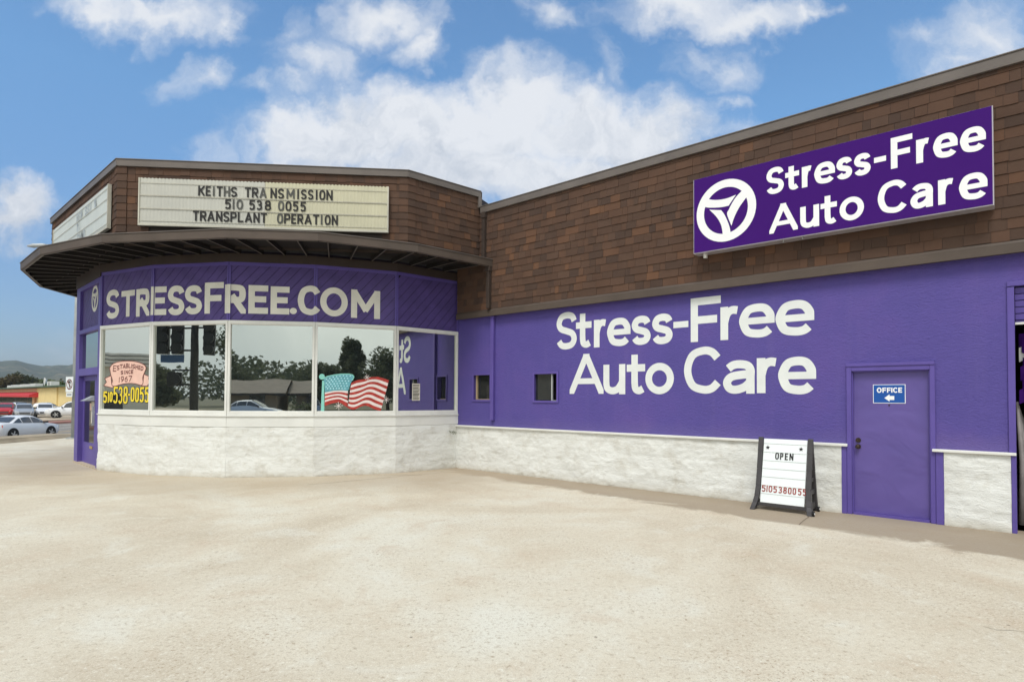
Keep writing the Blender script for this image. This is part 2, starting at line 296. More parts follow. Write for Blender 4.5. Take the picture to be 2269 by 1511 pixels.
M = dict(
 stucco=mk_stucco(), block=mk_block(), shingle=mk_shingle(False), shinglej=mk_shingle(True), ground=mk_ground(), glass=mk_glass(),
 purple=paint('purple_paint', (0.105, 0.075, 0.31), 0.45, 0.08, 2.0, 0.15, 30),
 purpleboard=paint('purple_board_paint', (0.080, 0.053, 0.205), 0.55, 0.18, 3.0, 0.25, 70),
 darkback=paint('dark_recess', (0.02, 0.015, 0.03), 0.9, 0.1),
 doorp=None,
 white=paint('white_trim_paint', (0.72, 0.72, 0.69), 0.5, 0.06, 2.5, 0.12, 40),
 whiteboard=paint('white_board_paint', (0.70, 0.705, 0.68), 0.6, 0.07, 1.6, 0.2, 30),
 letterw=paint('wall_lettering_paint', (0.72, 0.745, 0.735), 0.65, 0.05, 4.0, 0.5, 60),
 lettert=paint('cream_lettering_paint', (0.73, 0.715, 0.64), 0.65, 0.08, 4.0, 0.3, 60),
 fascia=paint('brown_fascia_paint', (0.085, 0.064, 0.052), 0.6, 0.16, 1.5, 0.15, 30),
 fascialight=paint('weathered_grey_brown_metal', (0.135, 0.115, 0.104), 0.5, 0.18, 1.2, 0.1, 30),
 brown=paint('dark_brown_paint', (0.048, 0.034, 0.028), 0.6, 0.15, 2.0),
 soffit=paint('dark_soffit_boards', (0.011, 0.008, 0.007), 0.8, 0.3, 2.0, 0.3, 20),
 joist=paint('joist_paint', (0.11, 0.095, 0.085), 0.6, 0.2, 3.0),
 roof=paint('flat_roof_felt', (0.11, 0.11, 0.11), 0.9, 0.2),
 signp=paint('purple_sign_vinyl', (0.050, 0.009, 0.155), 0.75, 0.03, 1.0, spec=0.08),
 signw=paint('white_sign_vinyl', (0.86, 0.86, 0.87), 0.4, 0.02, 1.0),
 signedge=paint('sign_edge_metal', (0.45, 0.42, 0.46), 0.4, 0.1, 2.0, metal=0.3),
 marqa=None, marqb=None,
 marqf=paint('marquee_frame', (0.50, 0.48, 0.41), 0.6, 0.15, 2.0),
 black=paint('black_letter_plastic', (0.018, 0.016, 0.016), 0.4, 0.1, 5.0),
 grey=paint('faded_letter_plastic', (0.075, 0.075, 0.068), 0.5, 0.25, 9.0),
 faint=paint('sun_bleached_letter', (0.36, 0.40, 0.43), 0.6, 0.2, 6.0),
 greyplastic=paint('dark_grey_plastic', (0.055, 0.052, 0.056), 0.5, 0.12, 3.0, 0.3, 120),
 rubber=paint('black_rubber', (0.015, 0.015, 0.016), 0.7, 0.2, 8.0),
 panelw=paint('white_sign_panel', (0.78, 0.82, 0.84), 0.35, 0.02, 2.0),
 rail=paint('clear_letter_rail', (0.55, 0.60, 0.58), 0.3, 0.05, 4.0),
 red=paint('red_plastic', (0.30, 0.045, 0.035), 0.5, 0.15, 8.0),
 blue=paint('blue_sign', (0.010, 0.085, 0.36), 0.4, 0.05, 3.0),
 bronze=paint('aged_bronze', (0.07, 0.05, 0.04), 0.35, 0.2, 12.0, metal=0.7),
 metal=paint('galvanised_steel', (0.42, 0.44, 0.45), 0.5, 0.15, 3.0, metal=0.2),
 polec=paint('grey_pole', (0.33, 0.35, 0.36), 0.65, 0.15, 2.0, 0.3, 40),
 pink=paint('pink_window_paint', (0.80, 0.52, 0.43), 0.6, 0.06, 5.0),
 maroon=paint('maroon_window_paint', (0.16, 0.045, 0.04), 0.6, 0.15, 6.0),
 yellow=paint('yellow_window_paint', (0.80, 0.62, 0.04), 0.55, 0.1, 7.0),
 ink=paint('black_window_paint', (0.03, 0.025, 0.015), 0.6, 0.1, 7.0),
 teal=paint('teal_window_paint', (0.27, 0.66, 0.58), 0.6, 0.1, 8.0),
 canton=paint('blue_window_paint', (0.14, 0.40, 0.47), 0.6, 0.2, 14.0),
 starb=paint('pale_blue_dab', (0.46, 0.75, 0.82), 0.6, 0.15, 12.0),
 stripew=paint('white_window_paint', (0.80, 0.70, 0.68), 0.6, 0.08, 8.0),
 striper=paint('red_window_paint', (0.42, 0.045, 0.035), 0.6, 0.3, 14.0),
 paper=paint('paper_notice', (0.68, 0.64, 0.55), 0.8, 0.08, 6.0),
 brass=paint('brass_slot', (0.55, 0.40, 0.12), 0.4, 0.15, 9.0, metal=0.5),
 darkglass=paint('dark_window_glass', (0.02, 0.022, 0.022), 0.06, 0.2, 3.0, spec=0.9),
 beige=paint('beige_jamb', (0.42, 0.32, 0.20), 0.6, 0.1, 3.0),
 inter=paint('dark_interior', (0.012, 0.011, 0.012), 0.9, 0.2, 3.0),
 tarp=paint('grey_tarpaulin', (0.24, 0.22, 0.22), 0.6, 0.2, 6.0, 0.3, 20),
 floorint=paint('garage_floor', (0.16, 0.12, 0.10), 0.7, 0.2, 3.0),
 asphalt=paint('road_asphalt', (0.22, 0.20, 0.18), 0.9, 0.12, 1.5, 0.4, 60),
 kerb=paint('kerb_concrete', (0.33, 0.27, 0.19), 0.9, 0.2, 1.2, 0.4, 30),
 redkerb=paint('red_painted_kerb', (0.42, 0.20, 0.16), 0.8, 0.15, 1.5),
 median=paint('median_concrete', (0.46, 0.38, 0.28), 0.9, 0.12, 0.6),
 linew=paint('white_road_paint', (0.70, 0.68, 0.62), 0.8, 0.1, 1.0),
 liney=paint('yellow_road_paint', (0.60, 0.42, 0.16), 0.8, 0.1, 1.0),
 earth=paint('earth_and_scrub', (0.15, 0.14, 0.09), 0.95, 0.3, 0.05),
 crack=paint('dark_crack', (0.20, 0.155, 0.11), 0.95, 0.2, 8.0),  # dark tone of the slab's cracks and joints
 cream=paint('yellow_store_wall', (0.70, 0.56, 0.27), 0.8, 0.06, 0.6),
 peach=paint('peach_store_wall', (0.62, 0.42, 0.24), 0.8, 0.06, 0.6),
 green=paint('green_roof_edge', (0.06, 0.10, 0.06), 0.7, 0.1, 1.0),
 awning=paint('red_awning_canvas', (0.50, 0.035, 0.04), 0.7, 0.08, 1.0),
 storeglass=paint('store_glass', (0.02, 0.02, 0.025), 0.15, 0.2, 1.0, spec=0.8),
 roofgear=paint('white_roof_equipment', (0.60, 0.60, 0.58), 0.6, 0.1, 1.0),
 carw=paint('white_car_paint', (0.70, 0.71, 0.74), 0.22, 0.02, 1.0, spec=0.6),
 cars=paint('silver_car_paint', (0.38, 0.40, 0.43), 0.25, 0.02, 1.0, metal=0.3, spec=0.6),
 carg=paint('grey_green_car_paint', (0.22, 0.30, 0.28), 0.25, 0.02, 1.0, spec=0.6),
 carr=paint('red_car_paint', (0.42, 0.03, 0.03), 0.25, 0.02, 1.0, spec=0.6),
 carb=paint('beige_car_paint', (0.50, 0.44, 0.34), 0.25, 0.02, 1.0, spec=0.6),
 carglass=paint('car_window_glass', (0.05, 0.055, 0.06), 0.08, 0.05, 1.0, spec=0.9),
 lampr=paint('tail_light_red', (0.75, 0.10, 0.05), 0.2, 0.1, 5.0),
 lampw=paint('headlight_clear', (0.75, 0.75, 0.75), 0.1, 0.1, 5.0),
 rim=paint('alloy_rim', (0.50, 0.50, 0.50), 0.3, 0.1, 5.0, metal=0.6),
 bark=paint('bark', (0.11, 0.085, 0.06), 0.9, 0.2, 4.0),
 brownroof=paint('brown_house_roof', (0.21, 0.175, 0.14), 0.9, 0.15, 1.5),
 housewall=paint('tan_house_wall', (0.40, 0.29, 0.19), 0.85, 0.1, 1.0),
 shopwall=paint('pale_shop_wall', (0.66, 0.63, 0.54), 0.85, 0.06, 1.0),
 signal=paint('dark_signal_housing', (0.025, 0.027, 0.026), 0.5, 0.2, 4.0),
 bluesign=paint('blue_street_sign', (0.06, 0.13, 0.26), 0.5, 0.05, 3.0),
 leafd=mk_leaf('dark_foliage', (0.028, 0.036, 0.016), (0.060, 0.070, 0.030), (0.11, 0.115, 0.055)),
 leafo=mk_leaf('olive_foliage', (0.055, 0.050, 0.020), (0.10, 0.085, 0.038), (0.15, 0.125, 0.06)),
 leafm=mk_leaf('grey_green_foliage', (0.065, 0.080, 0.045), (0.11, 0.125, 0.07), (0.17, 0.18, 0.10)),
 leafg=mk_leaf('fresh_foliage', (0.05, 0.075, 0.018), (0.10, 0.13, 0.035), (0.16, 0.19, 0.06)),
)
def mk_door():
    t = NT('purple_steel_door'); o = t.obj()
    f = t.noise(o, 1.6, 3, 0.5, 0.6)
    t.base(t.ramp(f, [(0.3, (0.098, 0.072, 0.275)), (0.7, (0.120, 0.085, 0.315))])); t.rough(0.42)
    t.bump(t.noise(o, 2.2, 2, 0.4, 0.8), 0.5, 0.05); return t.m
M['doorp'] = mk_door()
def mk_marq(name, a, b):
    t = NT(name); o = t.obj()
    st = t.stretch(o, (22, 22, 0.9)); f = t.noise(st, 1.0, 4, 0.6); g = t.noise(o, 1.8, 5, 0.6)
    col = t.mix(t.math('MULTIPLY', f, 0.8, clamp=True), a, b); col = t.mix(0.35, col, t.ramp(g, [(0.3, (0.72, 0.72, 0.74)), (0.7, (1, 1, 0.98))]), 'MULTIPLY')
    t.base(col); t.rough(0.35); return t.m
M['marqa'] = mk_marq('marquee_face_grey', (0.47, 0.465, 0.42), (0.56, 0.55, 0.49))
M['marqb'] = mk_marq('marquee_face_yellow', (0.50, 0.47, 0.33), (0.60, 0.575, 0.43))
M['marqc'] = mk_marq('marquee_face_pale', (0.50, 0.53, 0.50), (0.66, 0.68, 0.62))

# ------------------------------------------------------------------ mesh helpers
class Fr:            # a vertical plane: s along it, z up, o outwards
    def __init__(s, a, b):
        s.o = Vector((a[0], a[1], 0)); d = Vector((b[0] - a[0], b[1] - a[1], 0)); s.L = d.length; s.u = d.normalized(); s.n = Vector((s.u.y, -s.u.x, 0))
    def __call__(s, t, z, o=0.0): return s.o + s.u * t + s.n * o + Vector((0, 0, z))
class MB:
    def __init__(s): s.v = []; s.f = []; s.mi = []; s.mats = []; s.sm = []; s.tone = None
    def mat(s, m):
        if m not in s.mats: s.mats.append(m)
        return s.mats.index(m)
    def poly(s, pts, m, smooth=False):
        i = len(s.v); s.v += [tuple(p) for p in pts]; s.f.append(tuple(range(i, i + len(pts)))); s.mi.append(s.mat(m)); s.sm.append(smooth)
    def hexa(s, p, m):            # p: 4 bottom (ccw) + 4 top
        i = len(s.v); s.v += [tuple(q) for q in p]
        for q in ((3, 2, 1, 0), (4, 5, 6, 7), (0, 1, 5, 4), (1, 2, 6, 5), (2, 3, 7, 6), (3, 0, 4, 7)):
            s.f.append(tuple(i + k for k in q)); s.mi.append(s.mat(m)); s.sm.append(False)
    def box(s, fr, s0, s1, z0, z1, o0, o1, m):
        s.hexa([fr(s0, z0, o1), fr(s1, z0, o1), fr(s1, z0, o0), fr(s0, z0, o0), fr(s0, z1, o1), fr(s1, z1, o1), fr(s1, z1, o0), fr(s0, z1, o0)], m)
    def wbox(s, x0, x1, y0, y1, z0, z1, m):
        s.hexa([(x0, y0, z0), (x1, y0, z0), (x1, y1, z0), (x0, y1, z0), (x0, y0, z1), (x1, y0, z1), (x1, y1, z1), (x0, y1, z1)], m)
    def bar(s, a, b, w, h, m, upd=Vector((0, 0, 1))):
        a = Vector(a); b = Vector(b); d = (b - a).normalized(); sd_ = d.cross(upd)
        if sd_.length < 1e-4: sd_ = Vector((1, 0, 0))
        sd_.normalize(); u2 = sd_.cross(d).normalized(); p = []
        for c in (a, b): p += [c - sd_ * w / 2 - u2 * h / 2, c + sd_ * w / 2 - u2 * h / 2, c + sd_ * w / 2 + u2 * h / 2, c - sd_ * w / 2 + u2 * h / 2]
        s.hexa(p, m)
    def tube(s, pts, rad, m, n=12, caps=True):
        pts = [Vector(p) for p in pts]; rr = rad if isinstance(rad, (list, tuple)) else [rad] * len(pts); i0 = len(s.v)
        for k, p in enumerate(pts):
            d = (pts[min(k + 1, len(pts) - 1)] - pts[max(k - 1, 0)]).normalized()
            a = Vector((0, 0, 1)) if abs(d.z) < 0.9 else Vector((1, 0, 0)); x = d.cross(a).normalized(); y = d.cross(x)
            for j in range(n):
                t = 2 * math.pi * j / n; s.v.append(tuple(p + (x * math.cos(t) + y * math.sin(t)) * rr[k]))
        for k in range(len(pts) - 1):
            for j in range(n):
                a = i0 + k * n + j; b = i0 + k * n + (j + 1) % n
                s.f.append((a, b, b + n, a + n)); s.mi.append(s.mat(m)); s.sm.append(True)
        if caps:
            s.f.append(tuple(i0 + j for j in range(n))[::-1]); s.mi.append(s.mat(m)); s.sm.append(False)
            e = i0 + (len(pts) - 1) * n; s.f.append(tuple(e + j for j in range(n))); s.mi.append(s.mat(m)); s.sm.append(False)
    def prism(s, poly2, fn, o0, o1, m):     # outline in (s,z) pushed out from o0 to o1
        n = len(poly2); a = [fn(x, z, o1) for x, z in poly2]; b = [fn(x, z, o0) for x, z in poly2]
        s.poly(a, m); s.poly(b[::-1], m)
        for i in range(n):
            j = (i + 1) % n; s.poly([a[j], a[i], b[i], b[j]], m)
    def build(s, name, parent=None, bevel=0.0, **props):
        base = Vector((0, 0, 0)); p = parent
        while p is not None: base += p.location; p = p.parent
        me = bpy.data.meshes.new(name); me.from_pydata([(x - base.x, y - base.y, z - base.z) for x, y, z in s.v], [], s.f)
        for mm in s.mats: me.materials.append(mm)
        me.polygons.foreach_set('material_index', s.mi); me.polygons.foreach_set('use_smooth', s.sm)
        if s.tone:
            at = me.attributes.new('tone', 'FLOAT', 'FACE'); at.data.foreach_set('value', s.tone)
        me.update()
        ob = bpy.data.objects.new(name, me); COL.objects.link(ob)
        if parent: ob.parent = parent
        if bevel:
            bv = ob.modifiers.new('bevel', 'BEVEL'); bv.width = bevel; bv.segments = 2; bv.limit_method = 'ANGLE'
        for k, v_ in props.items(): ob[k] = v_
        return ob
def thing(name, loc, label, cat, group=None):
    o = bpy.data.objects.new(name, None); COL.objects.link(o); o.location = loc; o['label'] = label; o['category'] = cat
    o.empty_display_size = 0.3
    if group: o['group'] = group
    return o
def tag(o, label, cat, group=None):
    o['label'] = label; o['category'] = cat
    if group: o['group'] = group
    return o
def copy_tree(o, parent=None):
    c = o.copy(); COL.objects.link(c); c.parent = parent
    for ch in list(o.children): copy_tree(ch, c)
    return c

# ------------------------------------------------------------------ lettering: strokes turned into flat shapes
def catmull(p, n=7):
    q = [p[0]] + list(p) + [p[-1]]; out = []
    for i in range(1, len(q) - 2):
        for k in range(n):
            t = k / n; a, b, c, d = q[i - 1], q[i], q[i + 1], q[i + 2]
            out.append(tuple(0.5 * (2 * b[j] + (c[j] - a[j]) * t + (2 * a[j] - 5 * b[j] + 4 * c[j] - d[j]) * t * t + (3 * b[j] - a[j] - 3 * c[j] + d[j]) * t ** 3) for j in (0, 1)))
    out.append(tuple(q[-2])); return out
Lc, Cc, Oc, Nc = 'l', 'c', 'o', 'n'      # l: line with square ends, n: line with plain ends, c: curve, o: ring
S_ = [(1, .80), (.86, .95), (.52, 1), (.16, .94), (.0, .74), (.14, .57), (.5, .49), (.87, .40), (1, .22), (.84, .05), (.48, 0), (.17, .04), (0, .17)]
G = {
 'A': [(Lc, (0, 0), (.475, 1), 'L'), (Lc, (.525, 1), (1, 0), 'R'), (Nc, (.17, .28), (.83, .28))],
 'B': [(Lc, (0, 0), (0, 1)), (Cc, (0, 1), (.6, 1), (.9, .9), (.9, .65), (.6, .52), (0, .52)), (Cc, (0, .52), (.7, .52), (1, .4), (1, .12), (.7, 0), (0, 0))],
 'C': [(Cc, (.99, .80), (.80, .96), (.52, 1), (.16, .88), (0, .5), (.16, .12), (.52, 0), (.80, .03), (1, .18))],
 'D': [(Lc, (0, 0), (0, 1)), (Cc, (0, 1), (.5, 1), (.9, .82), (1, .5), (.9, .18), (.5, 0), (0, 0))],
 'E': [(Lc, (0, 0), (0, 1)), (Lc, (0, 1), (1, 1)), (Lc, (0, .51), (.86, .51)), (Lc, (0, 0), (1, 0))],
 'F': [(Lc, (0, 0), (0, 1)), (Lc, (0, 1), (1, 1)), (Lc, (0, .49), (.84, .49))],
 'H': [(Lc, (0, 0), (0, 1)), (Lc, (1, 0), (1, 1)), (Lc, (0, .5), (1, .5))],
 'I': [(Lc, (.5, 0), (.5, 1))],
 'K': [(Lc, (0, 0), (0, 1)), (Lc, (1, 1), (.05, .38)), (Lc, (.32, .6), (1, 0))],
 'L': [(Lc, (0, 0), (0, 1)), (Lc, (0, 0), (1, 0))],
 'M': [(Lc, (0, 0), (0, 1)), (Lc, (1, 0), (1, 1)), (Nc, (-.02, 1.08), (.53, .20)), (Nc, (.47, .20), (1.02, 1.08))],
 'N': [(Lc, (0, 0), (0, 1)), (Lc, (1, 0), (1, 1)), (Lc, (0, 1), (1, 0))],
 'O': [(Oc,)], '0': [(Oc,)], 'o': [(Oc,)],
 'P': [(Lc, (0, 0), (0, 1)), (Cc, (0, 1), (.6, 1), (.95, .92), (.95, .54), (.6, .46), (0, .46))],
 'R': [(Lc, (0, 0), (0, 1)), (Cc, (0, 1), (.6, 1), (.94, .92), (.94, .54), (.6, .46), (0, .46)), (Lc, (.5, .46), (1, 0))],
 'S': [(Cc, *S_)], 's': [(Cc, *S_)],
 'T': [(Lc, (0, 1), (1, 1)), (Lc, (.5, 1), (.5, 0))],
 'e': [(Lc, (.0, .50), (1, .50)), (Cc, (1, .385), (1, .55), (.98, .73), (.80, .95), (.5, 1), (.18, .92), (0, .62), (0, .40), (.16, .09), (.52, 0), (.80, .03), (.97, .15))],
 'a': [(Lc, (1, 0), (1, .55)), (Cc, (1, .50), (1, .78), (.85, .95), (.5, 1), (.25, .96), (.06, .84)), (Cc, (1, .60), (.6, .58), (.18, .50), (0, .28), (.12, .05), (.4, 0), (.75, .1), (1, .3))],
 'r': [(Lc, (0, 0), (0, 1)), (Cc, (0, .5), (.2, .85), (.58, 1), (1, .98))],
 'u': [(Lc, (0, 1), (0, .4)), (Cc, (0, .42), (.06, .12), (.36, 0), (.72, .08), (1, .38)), (Lc, (1, 0), (1, 1))],
 't': [(Lc, (.36, 1), (.36, .32)), (Cc, (.36, .34), (.42, .07), (.70, 0), (1, .06)), (Lc, (0, .70), (.92, .70))],
 '3': [(Cc, (0, .84), (.2, .97), (.5, 1), (.9, .9), (.9, .64), (.6, .53), (.3, .52)), (Cc, (.3, .52), (.7, .51), (1, .36), (.98, .12), (.6, 0), (.3, 0), (0, .14))],
 '5': [(Lc, (1, 1), (.1, 1)), (Nc, (.1, 1), (.03, .5)), (Cc, (.03, .54), (.3, .62), (.62, .62), (.95, .5), (1, .25), (.88, .04), (.5, 0), (.2, .02), (0, .14))],
 '6': [(Cc, (.9, .97), (.45, .85), (.1, .6), (0, .3), (.15, .04), (.5, 0), (.85, .04), (1, .28), (.85, .52), (.5, .57), (.15, .48))],
 '7': [(Lc, (0, 1), (1, 1)), (Lc, (1, 1), (.3, 0))],
 '8': [(Cc, (.5, 1), (.12, .94), (.08, .64), (.5, .53), (.95, .42), (1, .1), (.5, 0), (0, .1), (.05, .42), (.5, .53), (.92, .64), (.88, .94), (.5, 1))],
 '9': [(Cc, (.1, .03), (.55, .15), (.9, .4), (1, .7), (.85, .96), (.5, 1), (.15, .96), (0, .72), (.15, .48), (.5, .43), (.85, .52))],
}
def clip_half(poly, ax, val, keep_less):
    out = []
    for i in range(len(poly)):
        a, b = poly[i], poly[(i + 1) % len(poly)]
        ia = (a[ax] <= val) if keep_less else (a[ax] >= val); ib = (b[ax] <= val) if keep_less else (b[ax] >= val)
        if ia: out.append(a)
        if ia != ib:
            t = (val - a[ax]) / (b[ax] - a[ax]); out.append((a[0] + (b[0] - a[0]) * t, a[1] + (b[1] - a[1]) * t))
    return out
def glyph(ch, x0, x1, y0, y1, w, skew=0.0):
    """polygons [(order, pts)] filling the box with strokes of weight w"""
    W, H = x1 - x0, y1 - y0; h = w / 2; res = []
    if ch == '-': return [(0, [(x0, y0), (x1, y0), (x1, y1), (x0, y1)])]
    if ch == '.': return [(0, [(x0 + W / 2 + W / 2 * math.cos(k * math.pi / 10), y0 + H / 2 + H / 2 * math.sin(k * math.pi / 10)) for k in range(20)])]
    if ch == 'I': x0, x1 = (x0 + x1) / 2 - h, (x0 + x1) / 2 + h; W = w
    mp = lambda q: (x0 + h + q[0] * (W - w), y0 + h + q[1] * (H - w))
    for k, st in enumerate(G[ch]):
        typ = st[0]
        if typ in (Lc, Nc):
            a, b = Vector(mp(st[1])), Vector(mp(st[2])); d = (b - a).normalized(); nn = Vector((-d.y, d.x)) * h * (.84 if (ch == 'e' or (typ == Nc and ch == 'A')) else 1)
            if typ == Lc:
                e = h * (1.9 if abs(d.x) > .12 and abs(d.y) > .12 else 1.0)
                a = a - d * e; b = b + d * e
            q = [tuple(a - nn), tuple(b - nn), tuple(b + nn), tuple(a + nn)]
            for ax, lo, hi in ((0, x0, x1), (1, y0, y1)): q = clip_half(clip_half(q, ax, hi, True), ax, lo, False)
            if len(st) > 3: q = clip_half(q, 0, (x0 + x1) / 2 + (h * 1.1 if st[3] == 'L' else -h * 1.1), st[3] == 'L')
            if len(q) > 2: res.append((k, q))
            continue
        if typ == Oc:
            ex_ = 2.0 if H < 1.35 * W else 2.0 + min(1.6, (H / W - 1.35) * 2.2); c = []
            for j in range(49):
                t = 2 * math.pi * j / 48; cx, sy = math.cos(t), math.sin(t)
                c.append((x0 + W / 2 + (W - w) / 2 * math.copysign(abs(cx) ** (2 / ex_), cx), y0 + H / 2 + (H - w) / 2 * math.copysign(abs(sy) ** (2 / ex_), sy)))
            closed = True
        else:
            c = [mp(q) for q in catmull(st[1:])]; closed = (ch == '8')
        lf, rt = [], []
        for j in range(len(c)):
            if closed: a, b = c[(j - 1) % (len(c) - 1)], c[(j + 1) % (len(c) - 1)]
            else: a, b = c[max(j - 1, 0)], c[min(j + 1, len(c) - 1)]
            d = Vector((b[0] - a[0], b[1] - a[1])); d = d.normalized() if d.length > 1e-9 else Vector((1, 0)); nn = Vector((-d.y, d.x)) * h
            lf.append((c[j][0] + nn.x, c[j][1] + nn.y)); rt.append((c[j][0] - nn.x, c[j][1] - nn.y))
        for j in range(len(c) - 1):
            res.append((k + (j / len(c)) * .5, [rt[j], rt[j + 1], lf[j + 1], lf[j]]))
    if skew: res = [(k, [(x + (y - y0) * skew, y) for x, y in q]) for k, q in res]
    return res
def letter(mb, polys, fn, off, mat, cuts=None, offs=None, flip=False):
    for k, q in polys:
        o = off + k * 0.0005
        if cuts is None:
            pts = [fn(x, z, o) for x, z in q]
            mb.poly(pts, mat)
        else:
            edges = [-1e9] + cuts + [1e9]
            for i in range(len(edges) - 1):
                qq = clip_half(clip_half(q, 0, edges[i + 1], True), 0, edges[i], False)
                if len(qq) > 2:
                    xm = (max(min(x for x, _ in qq), edges[i]) + min(max(x for x, _ in qq), edges[i + 1])) / 2
                    mb.poly([fn(x, z, o + offs(xm)) for x, z in qq], mat)

# ------------------------------------------------------------------ setting: ground, road, hills
def sheet(name, pts, z, mat, **k):
    mb = MB(); mb.poly([(x, y, z) for x, y in pts], mat); return mb.build(name, kind='structure', **k)
sheet('ground', [(-2600, -2600), (2600, -2600), (2600, 2600), (-2600, 2600)], -1.12, M['earth'])
mb = MB()
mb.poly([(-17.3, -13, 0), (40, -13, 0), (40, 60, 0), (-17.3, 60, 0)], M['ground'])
mb.poly([(-18.6, -13, -1.1), (-17.3, -13, 0), (-17.3, 60, 0), (-18.6, 60, -1.1)], M['kerb'])
mb.poly([(-18.6, -13, -1.1), (40, -13, -1.1), (40, -13, 0), (-17.3, -13, 0)], M['kerb'])
mb.poly([(40, -13, -1.1), (40, 60, -1.1), (40, 60, 0), (40, -13, 0)], M['kerb'])
lot = mb.build('parking_lot', kind='structure')
# expansion joints and cracks in the slab: thin dark seams
mb = MB()
def seam(pts, w, z=0.004, m=None):
    m = m or M['crack']
    for a, b in zip(pts, pts[1:]):
        d = Vector((b[0] - a[0], b[1] - a[1])); d.normalize(); nn = Vector((-d.y, d.x)) * w / 2
        mb.poly([(a[0] - nn.x, a[1] - nn.y, z), (b[0] - nn.x, b[1] - nn.y, z), (b[0] + nn.x, b[1] + nn.y, z), (a[0] + nn.x, a[1] + nn.y, z)], m)
def wander(a, b, n, amp, seed):
    r = random.Random(seed); pts = []
    for i in range(n + 1):
        t = i / n; pts.append((a[0] + (b[0] - a[0]) * t + r.uniform(-amp, amp), a[1] + (b[1] - a[1]) * t + r.uniform(-amp, amp)))
    return pts
seam(wander((4.22, 8.28), (3.75, 7.65), 5, .01, 1), .014)
seam(wander((3.4, 4.24), (5.6, 3.45), 26, .02, 2), .004)
seam(wander((-9.0, 12.6), (-1.9, 12.3), 40, .03, 5), .012)
seam(wander((-3.8, 10.9), (-1.4, 12.9), 20, .02, 8), .014)
seam(wander((-10.8, 11.9), (-8.9, 12.1), 10, .03, 6), .012)
seam(wander((-16.5, 17.2), (-12.5, 17.6), 20, .04, 10), .03)
seam(wander((-15.8, 15.6), (-13.6, 15.8), 12, .04, 13), .025)
seam(wander((-6.4, 12.0), (-0.9, 13.2), 40, .02, 14), .01)
mb.build('slab_seam', kind='structure')
mb = MB()
mb.hexa([(-18.4, 14, -.9), (-17.32, 14, 0.003), (-17.32, 23, .003), (-18.4, 23, -.9), (-18.3, 14, .26), (-17.5, 14, .24), (-17.5, 23, .12), (-18.3, 23, .15)], M['kerb'])
mb.hexa([(-18.4, 23, -.9), (-17.32, 23, 0.003), (-17.32, 25.4, .003), (-18.4, 25.4, -.9), (-18.3, 23, .15), (-17.5, 23, .12), (-17.5, 25.4, .01), (-18.3, 25.4, .02)], M['kerb'])
mb.build('kerb', kind='structure')
sheet('road', [(-43.3, -60), (-18.7, -60), (-18.7, 200), (-43.3, 200)], -1.03, M['asphalt'])
mb = MB()
for x in (-40.6, -37.4):
    mb.poly([(x - .09, 20, -1.024), (x + .09, 20, -1.024), (x + .09, 120, -1.024), (x - .09, 120, -1.024)], M['linew'])
mb.poly([(-33.6, 40, -1.024), (-33.4, 40, -1.024), (-33.4, 120, -1.024), (-33.6, 120, -1.024)], M['liney'])
mb.build('road_marking', kind='structure')
mb = MB(); mb.wbox(-44.6, -43.3, -60, 200, -1.1, -.84, M['redkerb']); mb.build('red_kerb', kind='structure')
mb = MB(); mb.wbox(-180, -44.6, -60, 200, -1.1, -.70, M['median']); mb.build('store_parking_lot', kind='structure')
mb = MB(); mb.wbox(-17.2, 40, -26, -13.1, -1.1, -.1, M['asphalt']); mb.build('side_road', kind='structure')
mb = MB(); mb.wbox(-60, 60, -140, -26, -1.1, -.06, M['earth']); mb.build('garden_ground', kind='structure')

def mk_hill():
    t = NT('hill_scrub'); o = t.obj()
    n = t.noise(o, 0.010, 9, 0.72, 0.6); n2_ = t.noise(o, 0.05, 6, 0.8); n4 = t.noise(o, 0.0035, 3, 0.5)
    col = t.ramp(n, [(0.38, (0.026, 0.042, 0.022)), (0.52, (0.055, 0.072, 0.036)), (0.60, (0.15, 0.13, 0.08)), (0.68, (0.34, 0.28, 0.18))])
    col = t.mix(t.math('MULTIPLY', t.math('SUBTRACT', n2_, 0.47, clamp=True), 8.0, clamp=True), col, (0.025, 0.034, 0.020))
    n5 = t.noise(o, 0.09, 2, 0.5)
    col = t.mix(t.math('MULTIPLY', t.math('MULTIPLY', t.math('SUBTRACT', n5, 0.66, clamp=True), 9.0, clamp=True), t.math('MULTIPLY', t.math('SUBTRACT', n4, 0.42, clamp=True), 5, clamp=True)), col, (0.5, 0.46, 0.40))
    t.base(col); t.rough(0.95); return t.m
M['hill'] = mk_hill()
def ridge(az):       # elevation slope of the skyline against azimuth (deg)
    P = [(-95, .05), (-70, .058), (-55, .066), (-48, .071), (-41.2, .0635), (-40.7, .066), (-40.1, .0645), (-39.6, .0600), (-38.9, .0555), (-38.5, .0560), (-38.0, .0590), (-37.4, .0575), (-36.8, .0610), (-33, .063), (-25, .055), (-10, .045), (10, .03)]
    for (a, x), (b, y) in zip(P, P[1:]):
        if a <= az <= b: return x + (y - x) * (az - a) / (b - a) - .004
    return .03
mb = MB(); na, nr = 300, 26; rr = random.Random(3)
grid = []
for i in range(na + 1):
    az = -95 + 105 * i / na; col_ = []
    for j in range(nr + 1):
        f = j / nr; D = 900 + 1300 * f; cosv = max(.25, math.cos(R(az)))
        z = ridge(az) * 2200 * cosv * 1.0 * (f ** 1.25) * (1 + .04 * math.sin(az * 3.1 + f * 9) + .03 * math.sin(az * 7.7 - f * 15))
        if f == 1: z = ridge(az) * 2200 * cosv + rr.uniform(-1.5, 2.0)
        col_.append(len(mb.v)); mb.v.append((D * math.sin(R(az)), D * math.cos(R(az)), -1.2 + z))
    grid.append(col_)
hm = mb.mat(M['hill'])
